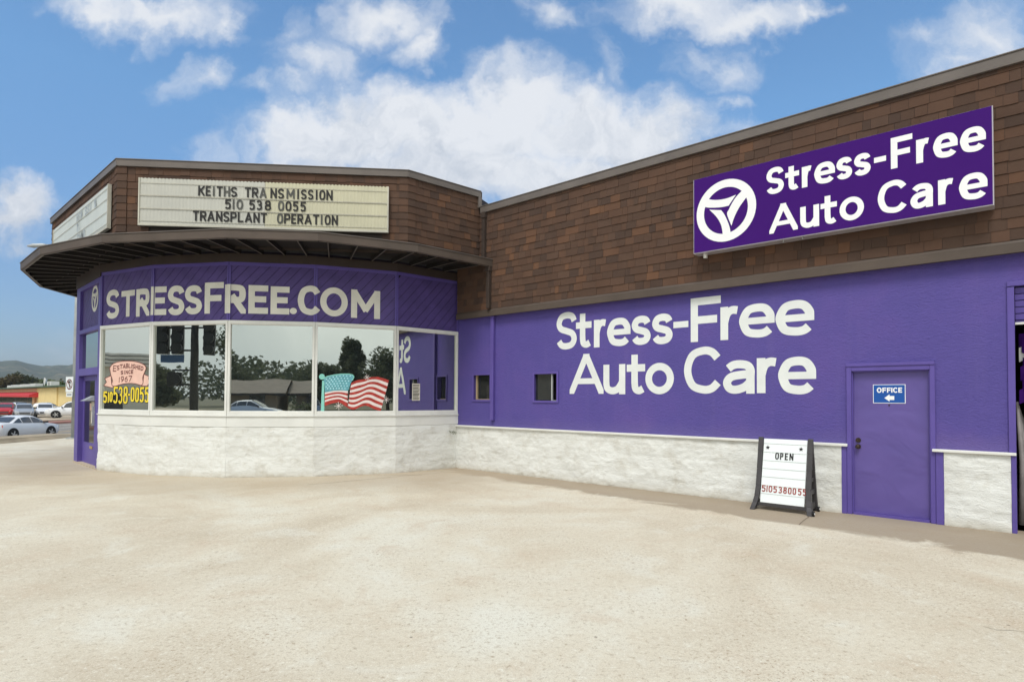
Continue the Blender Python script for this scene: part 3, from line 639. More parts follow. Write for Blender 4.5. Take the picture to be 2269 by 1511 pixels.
for i in range(na):
    for j in range(nr):
        mb.f.append((grid[i][j], grid[i + 1][j], grid[i + 1][j + 1], grid[i][j + 1])); mb.mi.append(hm); mb.sm.append(True)
mb.build('hills', kind='structure')

# ------------------------------------------------------------------ the shop building
C0 = (-1.294, 13.763); TH = 0.7114
CE = (C0[0] + 14 * math.cos(TH), C0[1] - 14 * math.sin(TH))
FW = Fr(C0, CE)
V = [(-9.157, 12.973), (-7.528, 12.18), (-5.777, 11.851), (-4.092, 12.085), (-2.533, 12.70), (-1.294, 13.759)]
VM = (-10.90, 14.60)
FF = [Fr(V[i], V[i + 1]) for i in range(5)]
FD = Fr(VM, V[0])
cum = [0]
for f in FF: cum.append(cum[-1] + f.L)
def tower(s, z, o):        # arc-length along the five window bays
    k = 4
    for i in range(5):
        if s <= cum[i + 1]: k = i; break
    return FF[k](s - cum[k], z, o)
shop = thing('shop_building', (-1.3, 13.7, 0), 'purple and white shop with brown shingle parapet and rounded window corner', 'shop')
shop_parts = {}
def wall_cells(mb, fr, s0, s1, z0, z1, o0, o1, holes, m):
    ss = sorted({s0, s1} | {min(max(x, s0), s1) for h in holes for x in h[:2]}); zz = sorted({z0, z1} | {min(max(x, z0), z1) for h in holes for x in h[2:]})
    for a, b in zip(ss, ss[1:]):
        for c, d in zip(zz, zz[1:]):
            if any(h[0] - 1e-6 <= a and b <= h[1] + 1e-6 and h[2] - 1e-6 <= c and d <= h[3] + 1e-6 for h in holes): continue
            if b - a < 1e-5 or d - c < 1e-5: continue
            mb.box(fr, a, b, c, d, o0, o1, m)
GAR = (9.976, 13.2, 0, 3.06)
DOOR = (8.185, 9.105, 0, 2.045)
WIN1 = (0.545, 1.075, 1.585, 2.165); WIN2 = (2.325, 2.93, 1.575, 2.15)
mb = MB()
wall_cells(mb, FW, 0, 14, 0.0, 3.6, -.2, 0, [GAR, DOOR, WIN1, WIN2], M['stucco'])
mb.build('stucco_wall', shop)
# rough white base blocks (visible relief), two runs
def rough_run(name, fr, s0, s1, z0, z1, off, m, parent, seed, left=False, right=True, amp=.016):
    r = random.Random(seed); mb = MB(); ns = max(4, int((s1 - s0) / .026)); nz = 42; idx = []
    ph = [r.uniform(0, 50) for _ in range(6)]
    from mathutils import noise as mn
    for i in range(ns + 1):
        c = []
        for j in range(nz + 1):
            s = s0 + (s1 - s0) * i / ns; z = z0 + (z1 - z0) * j / nz; P = fr(s, z)
            q = Vector((P.x * 2.2, P.y * 2.2, P.z * 3.4)); h = mn.fractal(q, 1.0, 2.0, 4) * amp; rg = 1 - abs(mn.noise(Vector((P.x * 7 + 9, P.y * 7, P.z * 13 + P.x * 2)))) * 3; h += max(0, rg) ** 2 * .006 * (1 if mn.noise(Vector((P.x * 1.7, P.y * 1.7, P.z * 3))) > .08 else .12)
            h += mn.noise(Vector((P.x * 12, P.y * 12, P.z * 17))) * amp * .28
            course = (z / .203) % 1.0; g = 1 if min(course, 1 - course) < .07 else 0
            h -= g * .0028
            k = int(z / .203); js = ((s + (k % 2) * .2) / .406) % 1.0
            if min(js, 1 - js) < .045: h -= .002
            if z < .07: h += .012 * mn.noise(Vector((P.x * 9, P.y * 9, 3.3))) * (1 - z / .07) + .006 * (1 - z / .07)
            c.append(len(mb.v)); mb.v.append(tuple(fr(s, z, off + h)))
        idx.append(c)
    mi = mb.mat(m)
    for i in range(ns):
        for j in range(nz):
            mb.f.append((idx[i][j], idx[i + 1][j], idx[i + 1][j + 1], idx[i][j + 1])); mb.mi.append(mi); mb.sm.append(True)
    for i in range(ns):   # top
        a, b = s0 + (s1 - s0) * i / ns, s0 + (s1 - s0) * (i + 1) / ns
        mb.poly([mb.v[idx[i][nz]], mb.v[idx[i + 1][nz]], tuple(fr(b, z1, 0)), tuple(fr(a, z1, 0))], m)
    for i, s in ((0, s0), (ns, s1)):
        for j in range(nz):
            za = z0 + (z1 - z0) * j / nz; zb = z0 + (z1 - z0) * (j + 1) / nz
            mb.poly([mb.v[idx[i][j]], mb.v[idx[i][j + 1]], tuple(fr(s, zb, 0)), tuple(fr(s, za, 0))], m)
    return mb.build(name, parent)
rough_run('block_base', FW, 0.0, 8.056, 0, .965, .045, M['block'], shop, 1)
rough_run('block_base', FW, 9.252, 9.923, 0, .955, .045, M['block'], shop, 2)
def cap(a, b, z0=.965, z1=1.003):
    mb = MB(); mb.box(FW, a, b, z0, z1, 0.001, .085, M['white']); mb.build('ledge', shop, bevel=.006)
cap(0.0, 8.135); cap(9.128, 9.975, .955, .99)
mb = MB(); mb.box(FW, 8.056, 8.121, 0, .964, .001, .05, M['purple']); mb.build('pilaster', shop, bevel=.004)
mb = MB(); mb.box(FW, 9.165, 9.250, 0, .954, .001, .05, M['purple']); mb.build('pilaster', shop, bevel=.004)
mb = MB(); mb.box(FW, 9.925, 9.974, 0, .954, .001, .055, M['purple']); mb.box(FW, 9.905, 9.974, .991, 3.05, .001, .025, M['purple']); mb.box(FW, 9.905, 13.3, 3.062, 3.12, .001, .03, M['purple']); mb.build('garage_trim', shop, bevel=.003)

# office door
door = MB(); door.box(FW, DOOR[0] + .003, DOOR[1] - .003, .035, DOOR[3] - .003, -.085, -.045, M['doorp']); door_o = door.build('door', shop, bevel=.003)
mb = MB()
mb.box(FW, 8.122, 8.184, 0, 2.11, .001, .035, M['purple']); mb.box(FW, 9.106, 9.163, 0, 2.11, .001, .035, M['purple']); mb.box(FW, 8.122, 9.163, 2.111, 2.155, .001, .045, M['purple'])
mb.box(FW, 8.185, 9.105, 2.046, 2.110, .0005, .032, M['purple'])
mb.box(FW, 8.184, 8.2, 0, 2.04, -.19, -.0005, M['purple']); mb.box(FW, 9.09, 9.106, 0, 2.04, -.19, -.0005, M['purple']); mb.box(FW, 8.2, 9.09, 2.03, 2.046, -.19, -.0005, M['purple'])
mb.build('door_frame', door_o, bevel=.004)
mb = MB(); mb.box(FW, 8.2, 9.09, .0, .034, -.1, .02, M['purple']); mb.build('threshold', door_o)
for z, nm in ((1.058, 'deadbolt'), (.967, 'door_knob')):
    mb = MB(); c = FW(8.255, z, -.045); n_ = FW.n
    mb.tube([c, c + n_ * .012], .034, M['bronze'], 18)
    if nm == 'deadbolt': mb.tube([c + n_ * .012, c + n_ * .03], [.02, .017], M['bronze'], 14)
    else: mb.tube([c + n_ * .012, c + n_ * .03, c + n_ * .045, c + n_ * .065, c + n_ * .078], [.012, .014, .028, .030, .018], M['bronze'], 16)
    mb.build(nm, door_o)
mb = MB(); c = FW(8.635, 1.562, -.045); mb.tube([c, c + FW.n * .008], .011, M['bronze'], 12); mb.build('peephole', door_o)

# two small windows
def small_window(w, slide):
    s0, s1, z0, z1 = w
    f = MB()
    for a, b, c, d in ((s0 - .03, s0 + .012, z0 - .03, z1 + .03), (s1 - .012, s1 + .03, z0 - .03, z1 + .03)): f.box(FW, a, b, c, d, .001, .022, M['purple'])
    for c, d in ((z0 - .03, z0 + .012), (z1 - .012, z1 + .03)): f.box(FW, s0 + .0125, s1 - .0125, c, d, .001, .021, M['purple'])
    wo_ = f.build('window', shop)
    g = MB()
    if slide:
        g.box(FW, s0 + .012, s0 + .44, z0 + .02, z1 - .012, -.05, -.045, M['darkglass'])
        g.build('pane', wo_)
        b = MB(); b.box(FW, s0 + .43, s0 + .458, z0 + .012, z1 - .012, -.052, -.02, M['metal']); b.box(FW, s0 + .458, s1 - .012, z0 + .002, z0 + .022, -.07, -.005, M['metal']); b.build('sash', wo_)
    else:
        g.box(FW, s0 + .055, s1 - .012, z0 + .028, z1 - .012, -.10, -.095, M['darkglass']); g.build('pane', wo_)
        b = MB(); b.box(FW, s0 + .0125, s0 + .055, z0 + .012, z1 - .012, -.11, -.06, M['beige']); b.box(FW, s0 + .055, s1 - .012, z0 + .012, z0 + .027, -.11, -.06, M['beige']); b.build('sash', wo_)
    b = MB(); wall_cells(b, FW, s0 - .05, s1 + .05, z0 - .05, z1 + .05, -.6, -.205, [], M['inter']); b.build('backing', wo_)
small_window(WIN1, False); small_window(WIN2, True)
# purple downpipe on the wall and brown downpipe on the shingles
mb = MB(); mb.box(FW, 1.125, 1.215, 1.14, 3.43, .004, .075, M['purple']); mb.box(FW, 1.11, 1.23, 3.43, 3.455, .002, .09, M['purple']); mb.build('downpipe', shop, bevel=.008)

# garage door, part rolled up
mb = MB()
zz = 3.055
gar = MB(); gar.box(FW, 9.98, 13.19, 2.585, 2.612, -.09, -.03, M['white']); garo = gar.build('roller_door', shop)
while zz > 2.62:
    a = max(zz - .082, 2.613)
    sl = MB(); sl.hexa([FW(9.982, a, -.045), FW(13.19, a, -.045), FW(13.19, a, -.075), FW(9.982, a, -.075), FW(9.982, zz - .012, -.03), FW(13.19, zz - .012, -.03), FW(13.19, zz - .008, -.075), FW(9.982, zz - .008, -.075)], M['purple'])
    sl.build('slat', garo); zz -= .082
mb = MB()
inm = M['inter']
mb.box(FW, 9.6, 13.6, -.02, 0.0, -8, -.201, M['floorint']); mb.box(FW, 9.6, 9.75, 0, 3.5, -8, -.201, inm); mb.box(FW, 13.4, 13.6, 0, 3.5, -8, -.201, inm)
mb.box(FW, 9.6, 13.6, 0, 3.5, -8.2, -8, inm); mb.box(FW, 9.6, 13.6, 3.3, 3.5, -8, -.201, inm)
mb.build('garage_bay', shop)
# building mass behind
mb = MB()
mb.box(FW, 9.0, 14, 0, 5.6, -9.0, -8.3, M['stucco']); mb.box(FW, 13.8, 14, 0, 5.6, -8.3, -.2, M['stucco']); mb.box(FW, -2, 9.0, 0, 5.6, -9.0, -8.8, M['stucco'])
mb.box(FW, 0.4, 13.8, 5.5, 5.6, -8.3, -.01, M['roof'])
mb.build('rear_wall', shop)

# ---- shingled parapet of the long wing
def add_fascia(fr, s0, s1, z0, z1, o0, o1, m, lip=None, ob_name='fascia'):
    mb = MB(); mb.box(fr, s0, s1, z0, z1, o0, o1, m)
    if lip: mb.box(fr, s0, s1, z1 + .001, z1 + .018, o0, o1 + .012, lip)
    return mb.build(ob_name, shop, bevel=.003)
mb = MB(); mb.box(FW, .09, 14, 3.47, 5.80, .001, .10, M['brown']); mb.box(FW, .09, 14, 5.80, 5.93, -.2, .10, M['brown']); mb.build('parapet_core', shop)
add_fascia(FW, .085, 14, 3.455, 3.575, .101, .135, M['fascia'])
mb = MB(); mb.hexa([FW(.085, 3.576, .135), FW(14, 3.576, .135), FW(14, 3.576, .101), FW(.085, 3.576, .101), FW(.085, 3.61, .112), FW(14, 3.61, .112), FW(14, 3.62, .101), FW(.085, 3.62, .101)], M['fascia']); mb.build('flashing', shop)
add_fascia(FW, .86, 14, 5.80, 5.94, .101, .15, M['fascialight'], M['fascialight'])
# shingles
sh_list = []
def shingle_rows(fr, s0, s1, z0, z1, o, holes, seed, expo=.142):
    r = random.Random(seed); out = []; row = 0; z = z0
    while z < z1 - .02:
        s = s0 - r.uniform(0, .2); stag = r.uniform(-.004, .004)
        while s < s1:
            w = r.choice([.10, .14, .17, .2, .24, .3, .34]) * r.uniform(.9, 1.1)
            a, b = max(s, s0), min(s + w, s1)
            s += w
            if b - a < .03: continue
            zt = min(z + expo + .012, z1); zb = z + stag + r.choice([0, 0, 0, 0, .003, -.003, .009])
            if any(a > h[0] and b < h[1] and z > h[2] and zt < h[3] for h in holes): continue
            out.append((fr, a, b, max(zb, z0 - .01), zt, o, r.random(), r.uniform(.011, .019)))
        z += expo; row += 1
    return out
SIGN = (5.96, 9.80, 4.03, 5.265)
main_sh = shingle_rows(FW, .09, 10.9, 3.612, 5.80, .101, [(SIGN[0] + .05, SIGN[1] - .05, SIGN[2] + .1, SIGN[3] - .02)], 11)
main_sh = [x for x in main_sh if not (x[1] > .62 and x[1] < .9 and False)]

# ---- upper tower (pylon) over the canopy
T0, T1, T2, T3 = (-12.20, 15.36), (-7.80, 11.44), (-2.17, 11.95), (-0.765, 13.15)
FT0, FT1, FT2 = Fr(T0, T1), Fr(T1, T2), Fr(T2, T3)
TB1, TB2 = (-8.6, 19.3), (-0.3, 14.2)
FTB = Fr((-9.6, 17.9), T0)
core = MB()
ring_ = [T0, T1, T2, T3, TB2, (-4, 19.5), (-9.6, 17.9)]
def inset(P, d):
    out = []; n = len(P)
    for i in range(n):
        a, b, c = Vector(P[i - 1]), Vector(P[i]), Vector(P[(i + 1) % n])
        d1, d2 = (b - a).normalized(), (c - b).normalized(); n1_, n2_ = Vector((-d1.y, d1.x)), Vector((-d2.y, d2.x))
        bis = (n1_ + n2_); bis = bis / max(.3, bis.length ** 2 / 2) if bis.length else n1_
        out.append(tuple(b + bis * d))
    return out
ri = inset(ring_, .02)
for i in range(len(ri)):
    j = (i + 1) % len(ri); core.poly([(*ri[i], 4.60), (*ri[j], 4.60), (*ri[j], 6.20), (*ri[i], 6.20)], M['brown'])
core.poly([(x, y, 6.15) for x, y in ri], M['roof'])
core.build('upper_core', shop)
M1 = (.43, 5.27, 4.995, 5.935); M0L = None
up_sh = []
up_sh += shingle_rows(FT1, .0, FT1.L, 4.72, 6.17, 0, [(M1[0] + .02, M1[1] - .02, M1[2] - .3, M1[3] - .02)], 21, .145)
up_sh += shingle_rows(FT2, .0, FT2.L, 4.72, 6.17, 0, [], 22, .145)
up_sh += shingle_rows(FT0, .0, FT0.L, 4.72, 6.17, 0, [(.66, FT0.L - .36, 4.6, 5.86)], 23, .145)
up_sh += shingle_rows(FTB, max(0, FTB.L - 1.6), FTB.L, 4.72, 6.17, 0, [], 24, .145)
allsh = main_sh + up_sh
# the 300 that show largest: score by size over distance
def score(x):
    fr, a, b, z0, z1, o, _, _ = x; c = fr((a + b) / 2, (z0 + z1) / 2)
    d = c - Vector((0, 0, 1.635)); k = abs(d.normalized().dot(fr.n)); return (b - a) * (z1 - z0) * k / d.y ** 2
allsh.sort(key=score, reverse=True)
wedge = bpy.data.meshes.new('shingle')
vv = [(0, 0, 0), (1, 0, 0), (1, 1, 0), (0, 1, 0), (0, 0, 1), (1, 0, 1), (1, .35, 1), (0, .35, 1)]   # x width, y thickness out, z height
wedge.from_pydata(vv, [], [(0, 1, 2, 3)[::-1], (4, 5, 6, 7), (0, 4, 5, 1)[::-1], (1, 5, 6, 2)[::-1], (2, 6, 7, 3)[::-1], (3, 7, 4, 0)[::-1]])
wedge.materials.append(M['shingle']); wedge.update()
for (fr, a, b, z0, z1, o, tn, th) in allsh[:300]:
    ob = bpy.data.objects.new('shingle', wedge); COL.objects.link(ob); ob.parent = shop
    g = .004; w = (b - a - g); hh = z1 - z0
    mm = Matrix.Identity(4)
    for i in range(3): mm[i][0] = fr.u[i] * w; mm[i][1] = fr.n[i] * th; mm[i][2] = (0, 0, hh)[i]
    mm.translation = fr(a + g / 2, z0, o) - shop.location
    ob.matrix_basis = Matrix.Translation(mm.translation) @ mm.to_3x3().to_4x4()
mb = MB(); mb.tone = []
for (fr, a, b, z0, z1, o, tn, th) in allsh[300:]:
    g = .003; a += g / 2; b -= g / 2
    mb.hexa([fr(a, z0, o + th), fr(b, z0, o + th), fr(b, z0, o), fr(a, z0, o), fr(a, z1, o + th * .35), fr(b, z1, o + th * .35), fr(b, z1, o), fr(a, z1, o)], M['shinglej']); mb.tone += [tn] * 6
# corner cap shingles
for (P, fa, fb) in ((T1, FT0, FT1), (T2, FT1, FT2)):
    z = 4.72; bis = (fa.n + fb.n).normalized()
    while z < 6.16:
        zt = min(z + .155, 6.168)
        for fr, sg in ((fa, -1), (fb, 1)):
            w = .17
            if sg < 0: a, b = fr.L - w, fr.L + .012
            else: a, b = -.012, w
            tn = rnd.random() * .9
            mb.hexa([fr(a, z, .034), fr(b, z, .034), fr(b, z, .015), fr(a, z, .015), fr(a, zt, .022), fr(b, zt, .022), fr(b, zt, .012), fr(a, zt, .012)], M['shinglej']); mb.tone += [tn] * 6
        z += .145
mb.build('shingle', shop, kind='stuff')
for fr, e0, e1 in ((FT0, 0, .03), (FT1, -.03, .03), (FT2, -.03, 0.02), (FTB, 0, 0.0)):
    add_fascia(fr, e0, fr.L + e1, 6.171, 6.30, .001, .05, M['fascialight'], M['fascialight'])
mb = MB(); mb.box(FT2, FT2.L - .05, FT2.L + .03, 5.93, 6.17, .001, .055, M['fascialight']); mb.box(FT2, FT2.L + .031, FT2.L + .045, 5.96, 6.30, -.9, .05, M['fascia']); mb.build('corner_trim', shop, bevel=.003)
mb = MB(); mb.box(FW, .94, 1.03, 4.66, 5.80, .102, .19, M['brown']); mb.box(FW, .925, 1.045, 5.66, 5.79, .10, .205, M['brown']); mb.box(FW, 1.10, 1.19, 3.62, 4.56, .116, .20, M['brown']); mb.box(FW, 1.08, 1.21, 4.44, 4.56, .112, .215, M['brown']); mb.build('downpipe', shop, bevel=.008)

# ---- canopy
OUT = [(-13.05, 18.2), (-12.70, 15.60), (-11.43, 13.48), (-9.77, 11.99), (-7.81, 11.02), (-5.28, 10.64), (-3.62, 10.80), (-1.90, 11.62), (-0.425, 12.90)]
INN = [(-11.9, 17.2), VM] + V
canopy = MB()
polyp = OUT + [(-0.6, 13.4), (-1.6, 14.2), (-9.0, 18.5)]
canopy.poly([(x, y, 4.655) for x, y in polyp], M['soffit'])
canopy.poly([(x, y, 4.69) for x, y in polyp], M['roof'])
can = canopy.build('canopy', shop)
mb = MB(); lip = MB()
for a, b in zip(OUT, OUT[1:]):
    f = Fr(a, b); mb.box(f, -.004, f.L + .004, 4.55, 4.70, -.045, 0, M['fascia']); lip.box(f, -.006, f.L + .006, 4.701, 4.716, -.06, .014, M['fascialight'])
    lip.box(f, .02, f.L - .02, 4.548, 4.562, -.075, -.046, M['fascialight'])
mb.build('fascia', can, bevel=.003); lip.build('drip_edge', can)
# joists: radial between wall line and fascia
def along(poly, t):
    L_ = [math.dist(a, b) for a, b in zip(poly, poly[1:])]; tot = sum(L_); d = t * tot
    for (a, b), l in zip(zip(poly, poly[1:]), L_):
        if d <= l: k = d / l; return (a[0] + (b[0] - a[0]) * k, a[1] + (b[1] - a[1]) * k)
        d -= l
    return poly[-1]
nj = 31
for i in range(nj):
    t = (i + .5) / nj; a = along(OUT, t); b = along(INN, t * .985 + .0)
    va, vb = Vector((*a, 4.605)), Vector((*b, 4.605)); d = (vb - va)
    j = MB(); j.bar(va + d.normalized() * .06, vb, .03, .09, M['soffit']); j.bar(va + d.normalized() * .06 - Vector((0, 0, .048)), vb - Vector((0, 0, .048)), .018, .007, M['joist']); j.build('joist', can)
# ---- curved shopfront below the canopy
ft, fb, fbt, ftb = 3.19, 1.251, 1.335, 3.118
INNF = [FD] + FF
for k, fr in enumerate(FF):
    # backing wall
    mb = MB(); mb.box(fr, 0, fr.L, 3.19, 4.62, -.12, -.014, M['darkback']); mb.build('bay_wall', shop); mb = MB(); mb.box(fr, 0, fr.L, 0, 1.25, -.2, -.001, M['block']); mb.build('bay_footing', shop)
    # beam
    mb = MB(); mb.box(fr, -.01, fr.L + .01, 4.385, 4.555, -.05, .055, M['brown']); mb.build('beam', shop, bevel=.003)
    # diagonal boards
    z0, z1 = 3.192, 4.384; pitch = .205; sl_ = 1.12
    c = -(z1 - z0) / sl_ - .1 + (k * .07)
    while c < fr.L:
        q = [(c, z0), (c + pitch - .012, z0), (c + pitch - .012 + (z1 - z0) / sl_, z1), (c + (z1 - z0) / sl_, z1)]
        q = clip_half(clip_half(q, 0, fr.L - .002, True), 0, .002, False)
        if len(q) > 2:
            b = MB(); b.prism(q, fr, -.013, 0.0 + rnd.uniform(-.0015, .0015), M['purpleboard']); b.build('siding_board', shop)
        c += pitch
    # trims
    mb = MB()
    mb.box(fr, .001, fr.L - .001, 4.315, 4.384, .003, .022, M['purple'])
    mb.box(fr, .001, .034, 3.192, 4.314, .003, .026, M['purple']); mb.box(fr, fr.L - .034, fr.L - .001, 3.192, 4.314, .003, .026, M['purple'])
    mb.build('batten', shop, bevel=.003)
    # window
    w = MB(); e0 = .05 if k else .045
    w.box(fr, 0.0, fr.L, ftb, ft, -.05, .035, M['white']); w.box(fr, 0, fr.L, fb, fbt, -.05, .04, M['white'])
    w.box(fr, 0, .048, fbt, ftb, -.05, .034, M['white']); w.box(fr, fr.L - .048, fr.L, fbt, ftb, -.05, .034, M['white'])
    wob = w.build('window_frame', shop, bevel=.004)
    g = MB(); g.box(fr, .048, fr.L - .048, fbt, ftb, -.02, -.012, M['glass']); g.build('pane', wob)
    bd = MB(); bd.box(fr, .048, fr.L - .048, fbt + .0, fbt + .012, -.0118, .010, M['white']); bd.build('glazing_bead', wob); bd = MB(); bd.box(fr, .048, fr.L - .048, ftb - .012, ftb, -.0118, .010, M['white']); bd.build('glazing_bead', wob)
    s = MB(); s.box(fr, -.012, fr.L + .012, 1.232, 1.250, -.001, .065, M['white']); s.build('sill', wob, bevel=.004)
    b = MB(); b.box(fr, -.004, fr.L + .004, 1.02, 1.231, .0, .042, M['whiteboard']); b.build('sill_board', shop, bevel=.004)
    rough_run('block_base', fr, -.005, fr.L + (.005 if k < 4 else 0), 0, 1.018, .035, M['block'], shop, 30 + k)
# a short return where the bays meet the long wall
# ---- entrance bay (left)
mb = MB()
Ld = FD.L
def dbox(mb, sr0, sr1, z0, z1, o0, o1, m): mb.box(FD, Ld - sr1, Ld - sr0, z0, z1, o0, o1, m)     # measured leftwards from the window corner
dbox(mb, .0, Ld, 4.30, 4.62, -.12, .05, M['brown'])
mb.build('beam', shop)
# jambs, rails
def ebox(name, a, b, z0, z1, o0, o1, m, parent=shop, bev=.004):
    q = MB(); dbox(q, a, b, z0, z1, o0, o1, m); return q.build(name, parent, bevel=bev)
ent = ebox('entrance_frame', 2.02, 2.384, 0, 4.30, -.15, .03, M['purple'])
ebox('jamb', .0, .16, 0, 4.30, -.15, .03, M['purple'], ent)
ebox('rail', .161, 2.019, 3.14, 3.235, -.15, .031, M['purple'], ent)
ebox('rail', .161, 2.019, 2.12, 2.29, -.15, .031, M['purple'], ent)
ebox('rail', .161, 2.019, 4.2, 4.30, -.15, .031, M['purple'], ent)
tr = MB(); dbox(tr, .161, 2.019, 2.291, 3.139, -.05, -.04, M['glass']); tr.build('transom_pane', ent)
bk = MB(); dbox(bk, .161, 2.019, 3.236, 4.199, -.1, -.05, M['darkback']); bk.build('panel_backing', ent)
# chevron boards
cx_ = Ld - 1.09
for side in (-1, 1):
    z0, z1 = 3.238, 4.198; half = .925; pitch = .16
    c = -1.3
    while c < half:
        # boards rise outwards from the middle
        q = [(c, z0), (c + pitch - .012, z0), (c + pitch - .012 + (z1 - z0), z1), (c + (z1 - z0), z1)]
        q = clip_half(clip_half(q, 0, half, True), 0, 0.004, False)
        if len(q) > 2:
            q = [(cx_ + side * x, z) for x, z in q]
            if side < 0: q = q[::-1]
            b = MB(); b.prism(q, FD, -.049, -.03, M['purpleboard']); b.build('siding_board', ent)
        c += pitch
# double doors, glazed
def leaf(a, b):
    d = MB()
    dbox(d, a, a + .13, .03, 2.118, -.12, -.07, M['purple']); dbox(d, b - .13, b, .03, 2.118, -.12, -.07, M['purple'])
    dbox(d, a + .13, b - .13, .03, .52, -.12, -.07, M['purple']); dbox(d, a + .13, b - .13, 2.0, 2.118, -.12, -.07, M['purple'])
    o = d.build('door', shop); g = MB(); dbox(g, a + .13, b - .13, .52, 2.0, -.1, -.09, M['darkglass']); g.build('pane', o); return o
leaf(.16, .72)
dl = leaf(.725, 2.02)
mb = MB(); dbox(mb, .80, .83, .95, 1.4, -.068, -.02, M['metal']); mb.build('door_handle', dl)
mb = MB(); dbox(mb, .95, 1.2, .395, .455, -.069, -.055, M['brass']); mb.build('mail_slot', dl)
mb = MB(); dbox(mb, -.02, 2.384, 0, .028, -.3, .05, M['median']); mb.build('door_step', shop)
# notices on the door glass
for i, (a, b, z0, z1, m) in enumerate(((.86, 1.13, 1.0, 1.50, 'paper'), (1.14, 1.28, 1.3, 1.46, 'pink'))):
    mb = MB(); dbox(mb, a, b, z0, z1, -.0885 + .02, -.066, M[m]); o = mb.build('notice'); tag(o, ['white paper notice with small print taped to the glass entrance door', 'small pink paper slip taped beside the white notice on the entrance door'][i], 'notice')
    if i == 0:
        for j, (zz0, wd) in enumerate([(1.38, .2), (1.30, .2), (1.22, .12), (1.19, .12), (1.16, .12), (1.10, .18), (1.07, .18)]):
            t_ = MB(); dbox(t_, .995 - wd / 2, .995 + wd / 2, zz0, zz0 + .012, -.0655, -.0645, M['black' if j in (2, 3, 4) else 'faint']); t_.build('print_line', o)
mb = MB(); c = FD(Ld - 1.03, 1.52, -.06)
mb.hexa([FD(Ld - 1.25, 1.52, .14), FD(Ld - .82, 1.52, .14), FD(Ld - .82, 1.52, -.065), FD(Ld - 1.25, 1.52, -.065), FD(Ld - 1.22, 1.54, .10), FD(Ld - .85, 1.54, .10), FD(Ld - .85, 1.64, -.065), FD(Ld - 1.22, 1.64, -.065)], M['metal'])
tag(mb.build('door_hood'), 'small grey metal hood above the notice on the entrance door', 'hood')

# ------------------------------------------------------------------ painted lettering and signs
def lettering(items, w, fr, off, mat, name, parent, skewf=0, wfn=None, **k):
    for (ch, a, b, z0, z1) in items:
        mb = MB(); ww = wfn(ch) if wfn else w
        letter(mb, glyph(ch, a, b, z0, z1, ww, skewf), fr, off, mat, **k); mb.build(name, parent)
TW = [('S', 0.171, 0.636, 3.335, 3.975), ('T', 0.716, 1.188, 3.349, 3.916), ('R', 1.241, 1.696, 3.329, 3.915), ('E', 1.74, 2.134, 3.331, 3.927), ('S', 2.166, 2.559, 3.318, 3.935), ('S', 2.571, 2.971, 3.328, 3.93), ('F', 3.033, 3.47, 3.335, 3.975), ('R', 3.501, 3.921, 3.331, 3.922), ('E', 3.968, 4.353, 3.337, 3.921), ('E', 4.402, 4.774, 3.335, 3.909), ('.', 4.782, 4.924, 3.345, 3.475), ('C', 4.938, 5.40, 3.335, 3.946), ('O', 5.385, 5.941, 3.33, 3.94), ('M', 6.01, 6.617, 3.324, 3.928)]
cuts = []
for i in range(0, 6): cuts += [cum[i] - .034, cum[i], cum[i] + .034]
offs = lambda s: .0245 if any(abs(s - c) < .0341 for c in cum) else 0.0
lettering(TW, .125, tower, .0035, M['lettert'], 'painted_letter', shop, cuts=cuts, offs=offs)
W1 = [('S', 2.903, 3.40, 2.618, 3.369), ('t', 3.381, 3.766, 2.627, 3.304), ('r', 3.80, 4.125, 2.621, 3.153), ('e', 4.102, 4.597, 2.62, 3.15), ('s', 4.622, 5.005, 2.617, 3.149), ('s', 5.035, 5.428, 2.607, 3.149), ('-', 5.442, 5.717, 2.874, 2.983), ('F', 5.76, 6.283, 2.61, 3.359), ('r', 6.275, 6.618, 2.612, 3.159), ('e', 6.59, 7.131, 2.619, 3.161), ('e', 7.152, 7.697, 2.613, 3.155)]
W2 = [('A', 3.232, 4.02, 1.727, 2.507), ('u', 4.015, 4.489, 1.718, 2.28), ('t', 4.52, 4.917, 1.718, 2.444), ('o', 4.90, 5.45, 1.718, 2.277), ('C', 5.637, 6.295, 1.73, 2.519), ('a', 6.316, 6.823, 1.726, 2.27), ('r', 6.858, 7.212, 1.735, 2.29), ('e', 7.187, 7.718, 1.716, 2.289)]
lettering(W1, .128, FW, .003, M['letterw'], 'painted_letter', shop)
lettering(W2, .132, FW, .003, M['letterw'], 'painted_letter', shop)

def logo(mb, cx, cz, r, fr, off, mat, sx=1.0):
    ring_p = glyph('O', cx - r * sx, cx + r * sx, cz - r, cz + r, r * .27); letter(mb, ring_p, fr, off, mat)
    for a0 in (0, 120, 240):
        # blade: from the ring inwards, curving to a point
        outer = [(-.86, .20), (-.5, .10), (-.15, .10), (.15, .17), (.46, .36)]
        inner = [(.14, -.06), (-.12, -.12), (-.4, -.16), (-.70, -.14), (-.88, -.09)]
        # keep as two-part strip
        up_ = catmull(outer, 5); lo_ = catmull(inner[::-1], 5); n = min(len(up_), len(lo_)); up_ = up_[:n]; lo_ = lo_[:n]
        for i in range(n - 1):
            q = [lo_[i], lo_[i + 1], up_[i + 1], up_[i]]; qq = []
            for x, y in q:
                t = R(a0); qq.append((cx + (x * math.cos(t) - y * math.sin(t)) * r * sx, cz + (x * math.sin(t) + y * math.cos(t)) * r))
            mb.poly([fr(x, z, off + .001) for x, z in qq], mat)
